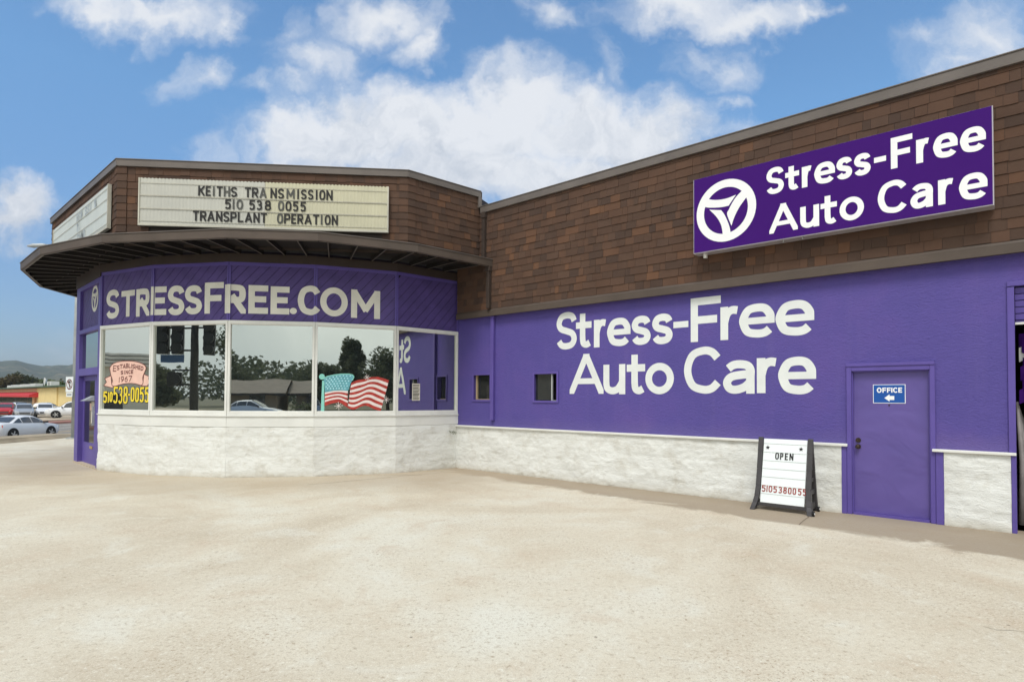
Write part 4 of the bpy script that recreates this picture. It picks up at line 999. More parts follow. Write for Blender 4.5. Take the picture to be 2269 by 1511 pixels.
# main purple box sign
sg = thing('wall_sign', FW(7.9, 4.03, .12), 'long purple box sign with white wheel logo on the brown shingles', 'sign')
mb = MB(); mb.box(FW, SIGN[0], SIGN[1], SIGN[2], SIGN[3], .13, .345, M['signedge']); mb.build('cabinet', sg, bevel=.004)
mb = MB(); mb.box(FW, SIGN[0] + .012, SIGN[1] - .012, SIGN[2] + .014, SIGN[3] - .004, .3455, .350, M['signp']); mb.build('face', sg)
S1 = [('S', 7.125, 7.375, 4.745, 5.150), ('t', 7.395, 7.598, 4.745, 5.105), ('r', 7.625, 7.785, 4.745, 5.05), ('e', 7.795, 8.061, 4.741, 5.051), ('s', 8.08, 8.275, 4.742, 5.053), ('s', 8.30, 8.499, 4.741, 5.049), ('-', 8.539, 8.679, 4.873, 4.945), ('F', 8.734, 8.976, 4.742, 5.160), ('r', 9.016, 9.185, 4.742, 5.053), ('e', 9.201, 9.451, 4.742, 5.056), ('e', 9.478, 9.729, 4.739, 5.053)]
S2 = [('A', 7.164, 7.566, 4.146, 4.575), ('u', 7.60, 7.853, 4.142, 4.462), ('t', 7.872, 8.094, 4.142, 4.553), ('o', 8.115, 8.415, 4.142, 4.472), ('C', 8.579, 8.916, 4.146, 4.585), ('a', 8.948, 9.19, 4.145, 4.469), ('r', 9.245, 9.432, 4.145, 4.464), ('e', 9.463, 9.739, 4.142, 4.474)]
lettering(S1 + S2, .075, FW, .352, M['signw'], 'letter', sg)
mb = MB()
cx, cz = 6.496, 4.646
mb2 = MB(); letter(mb2, glyph('O', 6.018, 6.972, 4.15, 5.143, .125), FW, .352, M['signw'])
def bez(pts, m):
    letter(mb2, [(0, pts)], FW, .3525, m)
def strip(A, B, m):
    a, b = catmull(A, 5), catmull(B, 5); n = min(len(a), len(b))
    for i in range(n - 1): mb2.poly([FW(*a[i], .3525), FW(*b[i], .3525), FW(*b[i + 1], .3525), FW(*a[i + 1], .3525)][::1], m)
strip([(6.18, 4.905), (6.303, 4.858), (6.417, 4.838), (6.539, 4.838), (6.664, 4.862)], [(6.10, 4.798), (6.22, 4.750), (6.36, 4.722), (6.452, 4.712), (6.547, 4.712)], M['signw'])
strip([(6.79, 4.93), (6.674, 4.835), (6.60, 4.74), (6.55, 4.65), (6.522, 4.579), (6.59, 4.385)], [(6.87, 4.84), (6.79, 4.745), (6.72, 4.66), (6.66, 4.56), (6.62, 4.47), (6.592, 4.384)], M['signw'])
strip([(6.232, 4.713), (6.312, 4.622), (6.382, 4.52), (6.432, 4.40), (6.455, 4.24)], [(6.426, 4.666), (6.47, 4.60), (6.52, 4.49), (6.56, 4.37), (6.582, 4.24)], M['signw'])
mb2.build('logo', sg)
mb = MB(); mb.box(FW, 6.09, 6.14, 3.965, 4.03, .2, .25, M['white']); mb.build('conduit_stub', sg)
mb = MB(); mb.tube([FW(7.58, 5.265, .24), FW(7.58, 5.30, .24)], .015, M['metal'], 8); mb.tube([FW(7.35, 4.0, .3), FW(7.35, 4.03, .3)], .01, M['metal'], 8); mb.tube([FW(7.62, 4.0, .3), FW(7.62, 4.03, .3)], .01, M['metal'], 8); mb.build('mounting_bolt', sg)
# logo painted on the entrance panel
mb2 = MB(); kf = .31 / .4965
def LG(x, z, o): return FD(cx_ + .27 + (x - 6.495) * kf * 1.05, 3.905 + (z - 4.6465) * kf, o)
letter(mb2, glyph('O', 6.018, 6.972, 4.15, 5.143, .125), LG, -.0285, M['lettert'])
def strip2(A, B):
    a, b = catmull(A, 5), catmull(B, 5); n = min(len(a), len(b))
    for i in range(n - 1): mb2.poly([LG(*a[i], -.027), LG(*b[i], -.027), LG(*b[i + 1], -.027), LG(*a[i + 1], -.027)], M['lettert'])
strip2([(6.18, 4.905), (6.303, 4.858), (6.417, 4.838), (6.539, 4.838), (6.664, 4.862)], [(6.10, 4.798), (6.22, 4.750), (6.36, 4.722), (6.452, 4.712), (6.547, 4.712)])
strip2([(6.79, 4.93), (6.674, 4.835), (6.60, 4.74), (6.55, 4.65), (6.522, 4.579), (6.59, 4.385)], [(6.87, 4.84), (6.79, 4.745), (6.72, 4.66), (6.66, 4.56), (6.62, 4.47), (6.592, 4.384)])
strip2([(6.232, 4.713), (6.312, 4.622), (6.382, 4.52), (6.432, 4.40), (6.455, 4.24)], [(6.426, 4.666), (6.47, 4.60), (6.52, 4.49), (6.56, 4.37), (6.582, 4.24)])
mb2.build('painted_logo', ent)

# marquee letter boards
def marquee(fr, s0, s1, z0, z1, faces, label, rows):
    t = thing('marquee_sign', fr((s0 + s1) / 2, z0, 0), label, 'sign')
    f = MB(); f.box(fr, s0, s1, z0, z0 + .045, .03, .10, M['marqf']); f.box(fr, s0, s0 + .025, z0 + .0455, z1, .03, .10, M['marqf']); f.box(fr, s1 - .025, s1, z0 + .0455, z1, .03, .10, M['marqf']); f.box(fr, s0 + .025, s1 - .025, z0 + .0455, z1 - .03, .03, .05, M['brown'])
    f.build('frame', t, bevel=.003)
    for (a, b, m) in faces:
        q = MB(); n = int((b - a) / .0085); prev = None
        for i in range(n + 1):
            s = a + (b - a) * i / n; o = .082 + .0022 * math.sin(2 * math.pi * s / .068)
            zt = z1 + .008 * math.cos(2 * math.pi * s / .068)
            cur = (fr(s, z0 + .046, o), fr(s, zt, o))
            if prev: q.poly([prev[0], cur[0], cur[1], prev[1]], M[m], True)
            prev = cur
        q.build('face_panel', t)
    r = MB()
    for z in rows:
        r.box(fr, s0 + .03, s1 - .03, z - .004, z + .004, .0895, .095, M['marqf'])
    r.build('letter_rail', t); return t
mq = marquee(FT1, .425, 5.275, 4.99, 5.935, [(.451, 2.83, 'marqa'), (2.834, 5.249, 'marqb')], 'cream marquee letter board facing the lot with three lines of black letters', [5.086, 5.325, 5.338, 5.582, 5.596, 5.835])
def marq_row(t, fr, row, z0, z1, w=.034):
    for (ch, a, b) in row:
        g_ = ch.endswith('g'); c = ch[0]; mb = MB()
        if c == 'I': mm_ = (a + b) / 2; a, b = mm_ - w / 2, mm_ + w / 2
        letter(mb, glyph(c, a, b, z0, z1, w), fr, .0965, M['grey' if g_ else 'black']); mb.build('letter', t)
R1 = [('K', 1.552, 1.678), ('E', 1.695, 1.792), ('Ig', 1.827, 1.869), ('T', 1.905, 2.02), ('Hg', 2.039, 2.16), ('S', 2.175, 2.296), ('T', 2.443, 2.565), ('R', 2.58, 2.704), ('Ag', 2.728, 2.867), ('N', 2.938, 3.064), ('S', 3.084, 3.204), ('Mg', 3.251, 3.412), ('I', 3.459, 3.498), ('S', 3.533, 3.648), ('S', 3.669, 3.781), ('I', 3.822, 3.861), ('O', 3.893, 4.015), ('N', 4.032, 4.16)]
R2 = [('5', 2.065, 2.18), ('Ig', 2.206, 2.255), ('0g', 2.287, 2.414), ('5', 2.53, 2.641), ('3', 2.67, 2.78), ('8', 2.836, 2.953), ('0g', 3.09, 3.21), ('0', 3.234, 3.353), ('5', 3.378, 3.486), ('5', 3.524, 3.633)]
R3 = [('T', 1.457, 1.575), ('R', 1.592, 1.716), ('A', 1.735, 1.873), ('N', 1.898, 2.02), ('S', 2.037, 2.155), ('P', 2.172, 2.293), ('L', 2.316, 2.426), ('A', 2.453, 2.594), ('N', 2.614, 2.739), ('T', 2.757, 2.879), ('Og', 3.073, 3.193), ('P', 3.21, 3.333), ('E', 3.349, 3.448), ('R', 3.468, 3.586), ('A', 3.61, 3.751), ('T', 3.775, 3.899), ('Ig', 3.923, 3.97), ('O', 4.006, 4.125), ('N', 4.145, 4.267)]
marq_row(mq, FT1, R1, 5.612, 5.815); marq_row(mq, FT1, R2, 5.366, 5.565); marq_row(mq, FT1, R3, 5.110, 5.312)
mq2 = marquee(FT0, FT0.L - 5.27, FT0.L - .33, 4.99, 5.885, [(FT0.L - 5.245, FT0.L - 2.85, 'marqc'), (FT0.L - 2.846, FT0.L - .355, 'marqc')], 'pale marquee letter board on the left face with faded sparse letters', [5.086, 5.33, 5.59, 5.80])
for (txt, s0, z0, z1) in (('NSM SSI N', FT0.L - 2.85, 5.60, 5.79), ('TI', FT0.L - 2.80, 5.36, 5.55), ('TAND', FT0.L - 2.75, 5.11, 5.30)):
    s = s0
    for c in txt:
        if c != ' ':
            mb = MB(); letter(mb, glyph(c, s, s + .125, z0, z1, .03), FT0, .0965, M['grey' if c in 'DN' and rnd.random() < .6 else 'faint']); mb.build('letter', mq2)
        s += .19

# OFFICE sign on the door
of = thing('office_sign', FW(8.635, 1.588, -.045), 'blue office sign with white arrow on the purple door', 'sign')
mb = MB(); mb.box(FW, 8.442, 8.828, 1.588, 1.853, -.0448, -.040, M['signw']); mb.build('plate', of, bevel=.002)
mb = MB(); mb.box(FW, 8.450, 8.820, 1.597, 1.846, -.0398, -.0385, M['blue']); mb.build('face', of)
lettering([('O', 8.489, 8.548, 1.737, 1.811), ('F', 8.556, 8.603, 1.739, 1.809), ('F', 8.611, 8.657, 1.739, 1.809), ('I', 8.662, 8.676, 1.739, 1.809), ('C', 8.683, 8.737, 1.737, 1.811), ('E', 8.744, 8.789, 1.739, 1.809)], .0155, FW, -.0375, M['signw'], 'letter', of)
mb = MB(); mb.poly([FW(x, z, -.0375) for x, z in [(8.641, 1.614), (8.641, 1.637), (8.697, 1.637), (8.697, 1.692), (8.641, 1.692), (8.641, 1.716), (8.579, 1.664)]], M['signw']); mb.build('arrow', of)

# window art in the first bay
F0, F3 = FF[0], FF[3]
def flatpoly(mb, pts, fr, o, m): mb.poly([fr(x, z, o) for x, z in pts], m)
def outline(mb, pts, fr, o, m, w, closed=True):
    n = len(pts)
    for i in range(n if closed else n - 1):
        a, b = Vector(pts[i]), Vector(pts[(i + 1) % n]); d = (b - a)
        if d.length < 1e-6: continue
        d.normalize(); nn = Vector((-d.y, d.x)) * w / 2; a = a - d * w * .3; b = b + d * w * .3
        mb.poly([fr(*(a - nn), o + i * .00004), fr(*(b - nn), o + i * .00004), fr(*(b + nn), o + i * .00004), fr(*(a + nn), o + i * .00004)], m)
ban = thing('banner_decal', F0(.95, 1.8, -.01), 'pink scroll banner reading established since 1967 painted on the first window', 'decal')
main_b = [(0.32, 2.251), (0.423, 2.336), (0.655, 2.385), (0.987, 2.393), (1.313, 2.363), (1.535, 2.297), (1.598, 2.228), (1.552, 2.138), (1.494, 2.033), (1.51, 1.927), (1.451, 1.866), (1.253, 1.898), (1.003, 1.91), (0.723, 1.886), (0.517, 1.848), (0.41, 1.887), (0.431, 1.982), (0.365, 2.108)]
sm = catmull(main_b + [main_b[0]], 4)[:-1]
for nm, pts, o in (('ribbon_tail', [(0.142, 2.024), (0.365, 2.085), (0.40, 1.887), (0.517, 1.848), (0.414, 1.817), (0.104, 1.865), (0.211, 1.944)], -.0105), ('ribbon_tail', [(1.529, 2.101), (1.701, 2.053), (1.684, 2.001), (1.741, 1.932), (1.645, 1.85), (1.451, 1.851), (1.51, 1.927)], -.0105)):
    mb = MB(); flatpoly(mb, pts, F0, o, M['pink']); outline(mb, pts, F0, o + .0005, M['maroon'], .016); mb.build(nm, ban)
mb = MB(); flatpoly(mb, sm, F0, -.009, M['pink']); outline(mb, sm, F0, -.0085, M['maroon'], .017); mb.build('scroll', ban)
EST = [('E', 0.439, 0.56, 2.172, 2.308), ('S', 0.571, 0.671, 2.20, 2.303), ('T', 0.675, 0.79, 2.226, 2.326), ('A', 0.792, 0.892, 2.229, 2.329), ('B', 0.900, 0.985, 2.24, 2.34), ('L', 0.998, 1.075, 2.238, 2.338), ('I', 1.09, 1.12, 2.229, 2.329), ('S', 1.127, 1.226, 2.22, 2.32), ('H', 1.239, 1.325, 2.207, 2.305), ('E', 1.341, 1.408, 2.195, 2.289), ('D', 1.420, 1.51, 2.175, 2.27),
 ('S', 0.72, 0.812, 2.103, 2.188), ('I', 0.83, 0.88, 2.106, 2.19), ('N', 0.894, 0.98, 2.109, 2.193), ('C', 0.995, 1.073, 2.112, 2.198), ('E', 1.085, 1.165, 2.115, 2.20)]
lettering(EST, .021, F0, -.0075, M['maroon'], 'letter', ban, skewf=.08)
lettering([('I', 0.648, 0.70, 1.925, 2.05), ('9', 0.73, 0.84, 1.935, 2.064), ('6', 0.87, 0.975, 1.94, 2.07), ('7', 1.005, 1.125, 1.945, 2.076)], .021, F0, -.0075, M['maroon'], 'letter', ban, skewf=.05)
ph = thing('phone_number_decal', F0(.95, 1.48, -.01), 'yellow hand painted phone number outlined in black under the pink scroll', 'decal')
PH = [('5', 0.099, 0.24, 1.485, 1.74), ('I', 0.27, 0.32, 1.495, 1.72), ('0', 0.335, 0.448, 1.505, 1.73), ('5', 0.475, 0.63, 1.48, 1.84), ('3', 0.658, 0.80, 1.474, 1.839), ('8', 0.835, 0.985, 1.470, 1.846), ('-', 1.005, 1.075, 1.645, 1.684), ('0', 1.090, 1.225, 1.516, 1.83), ('0', 1.248, 1.38, 1.509, 1.821), ('5', 1.405, 1.545, 1.51, 1.828), ('5', 1.575, 1.715, 1.504, 1.828)]
for (ch, a, b, z0, z1) in PH:
    e = .010; mb = MB()
    letter(mb, glyph(ch, a - e, b + e, z0 - e - .004, z1 + e - .004, .043 + 2 * e, .03), F0, -.0088, M['ink'])
    letter(mb, glyph(ch, a, b, z0, z1, .043, .03), F0, -.0055, M['yellow']); mb.build('digit', ph)
# flag painted in the fourth bay
fl = thing('flag_decal', F3(.8, 1.35, -.01), 'waving american flag on a teal pole painted on the fourth window', 'decal')
mb = MB()
def curve_at(P, s):
    for (a, z), (b, y) in zip(P, P[1:]):
        if a <= s <= b: return z + (y - z) * (s - a) / (b - a)
    return P[0][1] if s < P[0][0] else P[-1][1]
BOT = catmull([(0.206, 1.45), (0.337, 1.499), (0.496, 1.525), (0.619, 1.45), (0.72, 1.388), (0.82, 1.382), (0.971, 1.449), (1.087, 1.449), (1.205, 1.39), (1.36, 1.345)], 6)
# right half: 13 stripes between top and bottom edges sheared to the right
TOPR = catmull([(0.735, 1.938), (0.858, 1.999), (1.023, 2.027), (1.148, 2.068), (1.316, 2.075), (1.529, 2.01)], 6)
TOPL = catmull([(0.206, 1.735), (0.381, 1.77), (0.534, 1.78), (0.672, 1.769)], 6)
def sample(P, t):
    L_ = [math.dist(a, b) for a, b in zip(P, P[1:])]; d = t * sum(L_)
    for (a, b), l in zip(zip(P, P[1:]), L_):
        if d <= l + 1e-9: k = d / l if l else 0; return (a[0] + (b[0] - a[0]) * k, a[1] + (b[1] - a[1]) * k)
        d -= l
    return P[-1]
# wavy rows: interpolate the shape of the bottom edge
BR = [p for p in BOT if p[0] >= .66]; BL_ = [p for p in BOT if p[0] <= .672]
ns = 26
nst = 11
for k in range(nst):
    q = MB(); m = M['striper'] if k % 2 == 0 else M['stripew']
    for i in range(ns):
        ps = []
        for (tt, kk) in ((i, k), (i + 1, k), (i + 1, k + 1), (i, k + 1)):
            t = tt / ns; a = sample(TOPR, t); b = sample(BR, t); g_ = kk / nst
            bend = .03 * math.sin(t * 6.3 - 2.2) * math.sin(math.pi * g_)
            ps.append(F3(a[0] + (b[0] - a[0]) * g_, a[1] + (b[1] - a[1]) * g_ + bend * .6, -.0095))
        q.poly(ps[::-1], m)
    q.build('stripe', fl)
nl = 7
for k in range(nl):
    q = MB(); m = M['striper'] if k % 2 == 1 else M['stripew']
    if k == nl - 1: m = M['striper']
    for i in range(14):
        ps = []
        for (tt, kk) in ((i, k), (i + 1, k), (i + 1, k + 1), (i, k + 1)):
            t = tt / 14; a = sample(TOPL, t); b = sample(BL_, t); g_ = kk / nl
            ps.append(F3(a[0] + (b[0] - a[0]) * g_, a[1] + (b[1] - a[1]) * g_, -.0092))
        q.poly(ps[::-1], m)
    q.build('stripe', fl)
mb = MB(); cant = [(0.176, 2.021), (0.25, 2.068), (0.378, 2.1), (0.53, 2.124), (0.692, 2.127), (0.766, 2.107), (0.791, 2.07), (0.759, 1.998), (0.719, 1.913), (0.688, 1.811), (0.672, 1.769), (0.534, 1.78), (0.381, 1.77), (0.211, 1.731), (0.201, 1.848), (0.188, 1.955)]
flatpoly(mb, cant, F3, -.0085, M['canton']); outline(mb, cant[:8], F3, -.008, M['teal'], .02, False); mb.build('canton', fl)
mb = MB(); rs = random.Random(5)
for r0 in range(6):
    for c0 in range(8 - (r0 % 2)):
        t = (c0 + .5 + .5 * (r0 % 2)) / 8.2; zt = curve_at([(.18, 2.02), (.38, 2.09), (.55, 2.12), (.78, 2.115)], .2 + t * .56) - .03
        zb = 1.79; g_ = r0 / 5.6; s = .2 + t * (.56 - .09 * g_); z = zt + (zb - zt) * g_
        if s > .745 - .09 * g_: continue
        rr_ = .0155; pts = [(s + rr_ * math.cos(a * math.pi / 4) * rs.uniform(.75, 1.2), z + rr_ * math.sin(a * math.pi / 4) * rs.uniform(.75, 1.2)) for a in range(8)]
        flatpoly(mb, pts, F3, -.0078, M['starb'])
mb.build('star_dabs', fl)
mb = MB(); flatpoly(mb, [(.13, 1.337), (.198, 1.337), (.192, 1.98), (.15, 1.98)], F3, -.0095, M['teal'])
flatpoly(mb, [(.144 + .058 * math.cos(k * math.pi / 8), 2.06 + .06 * math.sin(k * math.pi / 8)) for k in range(16)], F3, -.009, M['teal']); mb.build('flagpole', fl)
mb = MB(); outline(mb, [(0.656, 1.735), (0.658, 1.567)], F3, -.0076, M['ink'], .006, False); mb.build('fold_line', fl)
for (s, z, r0) in ((0.485, 1.454, .085), (1.064, 2.062, .07), (1.478, 1.587, .075)):
    mb = MB()
    for k in range(4):
        a = k * math.pi / 4 + .08; l = r0 * (1 if k % 2 == 0 else .8)
        outline(mb, [(s - l * math.cos(a), z - l * math.sin(a)), (s + l * math.cos(a), z + l * math.sin(a))], F3, -.0065 + k * .0003, M['stripew'], .008, False)
    mb.build('sparkle', fl)
# small printed notice inside the last bay
F4 = FF[4]
nb = MB(); nb.box(F4, .42, .62, 1.57, 1.95, -.0118, -.0098, M['paper']); no = nb.build('notice'); tag(no, 'paper notice of dense black print in the last window before the corner', 'notice')
for i in range(11):
    t_ = MB(); zz = 1.925 - i * .032; t_.box(F4, .435, .605 - (i % 3) * .012, zz - (.016 if i != 6 else .02), zz, -.0096, -.0088, M['black' if i % 2 == 0 or i == 7 else 'grey']); t_.build('print_line', no)
nb = MB(); nb.box(FF[2], .98, 1.12, 1.337, 1.352, -.0118, -.009, M['paper']); tag(nb.build('sticker'), 'small white sticker on the bottom edge of the third window', 'sticker')

# ------------------------------------------------------------------ A-frame sign
af = thing('sidewalk_sign', FW(7.38, 0, .35), 'white message board on dark grey A-frame stand saying open beside the door', 'sign')
vz = (FW.n * -.2 + Vector((0, 0, .93))).normalized(); A0 = FW(0, .1, .56)
def AF(s, z, o=0): return A0 + FW.u * s + vz * z + FW.u.cross(vz).normalized() * o
# orientation of plane normal
nrm = FW.u.cross(vz).normalized()
if nrm.dot(FW.n) < 0: AF = lambda s, z, o=0: A0 + FW.u * s + vz * z - nrm * o
class Fx:
    def __call__(s, a, b, c=0): return AF(a, b, c)
mb = MB(); mb.box(AF, 7.078, 7.682, .012, .965, -.02, 0, M['panelw']); mb.build('message_panel', af, bevel=.002)
mb = MB()
for z in (.892, .762, .636, .517, .393, .266, .144):
    mb.box(AF, 7.08, 7.68, z - .0035, z + .0035, .0005, .005, M['rail'])
mb.build('letter_rail', af)
lettering([('O', 7.253, 7.306, .66, .762), ('P', 7.321, 7.367, .66, .762), ('E', 7.388, 7.432, .66, .762), ('N', 7.452, 7.506, .66, .762)], .0165, AF, .006, M['black'], 'letter', af)
dg = [(7.09, 7.144, '5'), (7.157, 7.175, 'I'), (7.188, 7.241, '0'), (7.255, 7.305, '5'), (7.326, 7.375, '3'), (7.394, 7.441, '8'), (7.458, 7.507, '0'), (7.52, 7.568, '0'), (7.591, 7.639, '5'), (7.655, 7.70, '5')]
lettering([(c, a, b, .170, .265) for a, b, c in dg], .0145, AF, .006, M['red'], 'digit', af)
for s in (7.14, 7.603):
    mb = MB(); pts = []
    for k in range(10):
        r0 = .034 if k % 2 == 0 else .014; a = math.pi / 2 + k * math.pi / 5; pts.append((s + r0 * math.cos(a), .832 + r0 * math.sin(a)))
    for k in range(10):
        mb.poly([AF(s, .832, .006), AF(*pts[k], .006), AF(*pts[(k + 1) % 10], .006)], M['black'])
    mb.build('star', af)
# moulded side legs: flared front leg, rear leg, cheek with holes
for sg_, s in ((-1, 7.035), (1, 7.725)):
    L1 = MB()
    prof = [(.645, 0.0, .13), (.625, .055, .10), (.585, .12, .07), (.558, .2, .055), (.52, .35, .046), (.465, .6, .042), (.42, .85, .042), (.385, 1.03, .045), (.375, 1.065, .04)]   # out, z, width
    for (o0, z0, w0), (o1, z1, w1) in zip(prof, prof[1:]):
        sp0 = .05 * max(0, 1 - z0 / .3) ** 1.6 * sg_; sp1 = .05 * max(0, 1 - z1 / .3) ** 1.6 * sg_
        L1.hexa([FW(s - .035 + sp0, z0, o0), FW(s + .035 + sp0, z0, o0), FW(s + .035 + sp0, z0, o0 - w0), FW(s - .035 + sp0, z0, o0 - w0), FW(s - .033 + sp1, z1, o1), FW(s + .033 + sp1, z1, o1), FW(s + .033 + sp1, z1, o1 - w1), FW(s - .033 + sp1, z1, o1 - w1)], M['greyplastic'])
    L1.build('front_leg', af, bevel=.006)
    L2 = MB(); prof2 = [(.055, .0, .08), (.10, .1, .06), (.16, .3, .045), (.235, .6, .04), (.30, .9, .04), (.33, 1.05, .04)]
    for (o0, z0, w0), (o1, z1, w1) in zip(prof2, prof2[1:]):
        L2.hexa([FW(s - .033, z0, o0 + w0), FW(s + .033, z0, o0 + w0), FW(s + .033, z0, o0), FW(s - .033, z0, o0), FW(s - .031, z1, o1 + w1), FW(s + .031, z1, o1 + w1), FW(s + .031, z1, o1), FW(s - .031, z1, o1)], M['greyplastic'])
    L2.build('rear_leg', af, bevel=.006)
    ck = MB()
    # web between the legs broken by three holes
    for za, zb in ((.05, .14), (.27, .33), (.45, .50), (.62, .66), (.76, 1.04)):
        fo = lambda z: .56 - .2 * z; ro = lambda z: .09 + .24 * z
        ck.hexa([FW(s - .012, za, fo(za) - .0), FW(s + .012, za, fo(za)), FW(s + .012, za, ro(za)), FW(s - .012, za, ro(za)), FW(s - .012, zb, fo(zb)), FW(s + .012, zb, fo(zb)), FW(s + .012, zb, ro(zb)), FW(s - .012, zb, ro(zb))], M['greyplastic'])
    ck.build('side_web', af)
mb = MB(); mb.bar(AF(7.05, -.01, -.02), AF(7.71, -.01, -.02), .03, .05, M['greyplastic']); mb.build('base_rail', af)
for o in (.56, .10):
    mb = MB(); c = FW(7.80 if o > .3 else 7.76, .037, o + .05); mb.tube([c, c + FW.u * .028], .036, M['rubber'], 18); mb.tube([c + FW.u * .0285, c + FW.u * .034], .014, M['signw'], 12); mb.build('wheel', af)

# ------------------------------------------------------------------ little things on the building
# roof turbine vent and pipe behind the parapet
rv = thing('roof_vent', FW(2.3, 5.6, -1.2), 'round metal turbine vent peeking over the brown roof edge', 'vent')
# things in the garage mouth
mb = MB()
for i in range(6):
    a = FW(10.02 + i * .05, .05, -.35 - i * .12); b = FW(9.99 + i * .012, 1.62 - i * .05, -.45 - i * .1)
    mb.tube([a, (a + b) / 2 + FW.u * .03, b], [.04, .035, .012], M['tarp'], 8)
tag(mb.build('folded_umbrella'), 'grey folded tarpaulin poles leaning inside the open garage bay', 'tarpaulin')
mb = MB(); rs = random.Random(9)
for i in range(16):
    c = FW(10.03 + rs.uniform(-.02, .12), 1.62 + i * .06, -.30 - rs.uniform(0, .1)); d = FW.u * .22 + Vector((0, 0, rs.uniform(-.16, .16))) + FW.n * rs.uniform(-.1, .1)
    e = Vector((0, 0, .09)) + FW.n * .03
    mb.poly([c - e, c + d - e, c + d + e, c + e], M['signw'] if i in (3, 7, 10, 14) else M['signp'])
tag(mb.build('banner'), 'crumpled purple and white banner hanging in the garage opening', 'banner')
# weed in the corner
mb = MB(); mb.tone = []
rs = random.Random(4)
for i in range(46):
    c = FF[4](1.47 + rs.gauss(0, .06), .83 + rs.gauss(0, .022), .055 + rs.uniform(0, .04)); d = Vector((rs.gauss(0, 1), rs.gauss(0, 1), rs.gauss(0, .6))).normalized() * rs.uniform(.018, .04); e = d.cross(Vector((rs.random(), rs.random(), rs.random()))).normalized() * .008
    mb.poly([c, c + d * .5 + e, c + d, c + d * .5 - e], M['leafg']); mb.tone.append(rs.random())
tag(mb.build('weed'), 'small green weed growing from the white wall at the inner corner', 'plant')

# ------------------------------------------------------------------ turbine vent parts
vc = rv.location
mb = MB()
mb.tube([vc, vc + Vector((0, 0, .62))], .10, M['metal'], 16); mb.build('neck', rv)
for k in range(12):
    a = k * math.pi / 6; q = MB(); pts = []
    for j in range(5):
        t = j / 4; rr_ = .12 + .09 * math.sin(math.pi * t); z = .62 + .26 * t; aa = a + .3 * t
        pts.append((vc + Vector((math.cos(aa) * rr_, math.sin(aa) * rr_, z)), vc + Vector((math.cos(aa + .32) * rr_ * .92, math.sin(aa + .32) * rr_ * .92, z))))
    for (p, q1), (p2, q2) in zip(pts, pts[1:]): q.poly([p, q1, q2, p2], M['metal'])
    q.build('vane', rv)
mb = MB(); mb.tube([vc + Vector((0, 0, .88)), vc + Vector((0, 0, .91))], [.13, .05], M['metal'], 16); mb.build('cap', rv)
mb = MB(); a = FW(2.9, 5.6, -1.0); mb.tube([a, a + Vector((0, 0, .62))], .02, M['metal'], 8); tag(mb.build('roof_pipe'), 'thin pipe rising behind the roof edge right of the turbine vent', 'pipe')

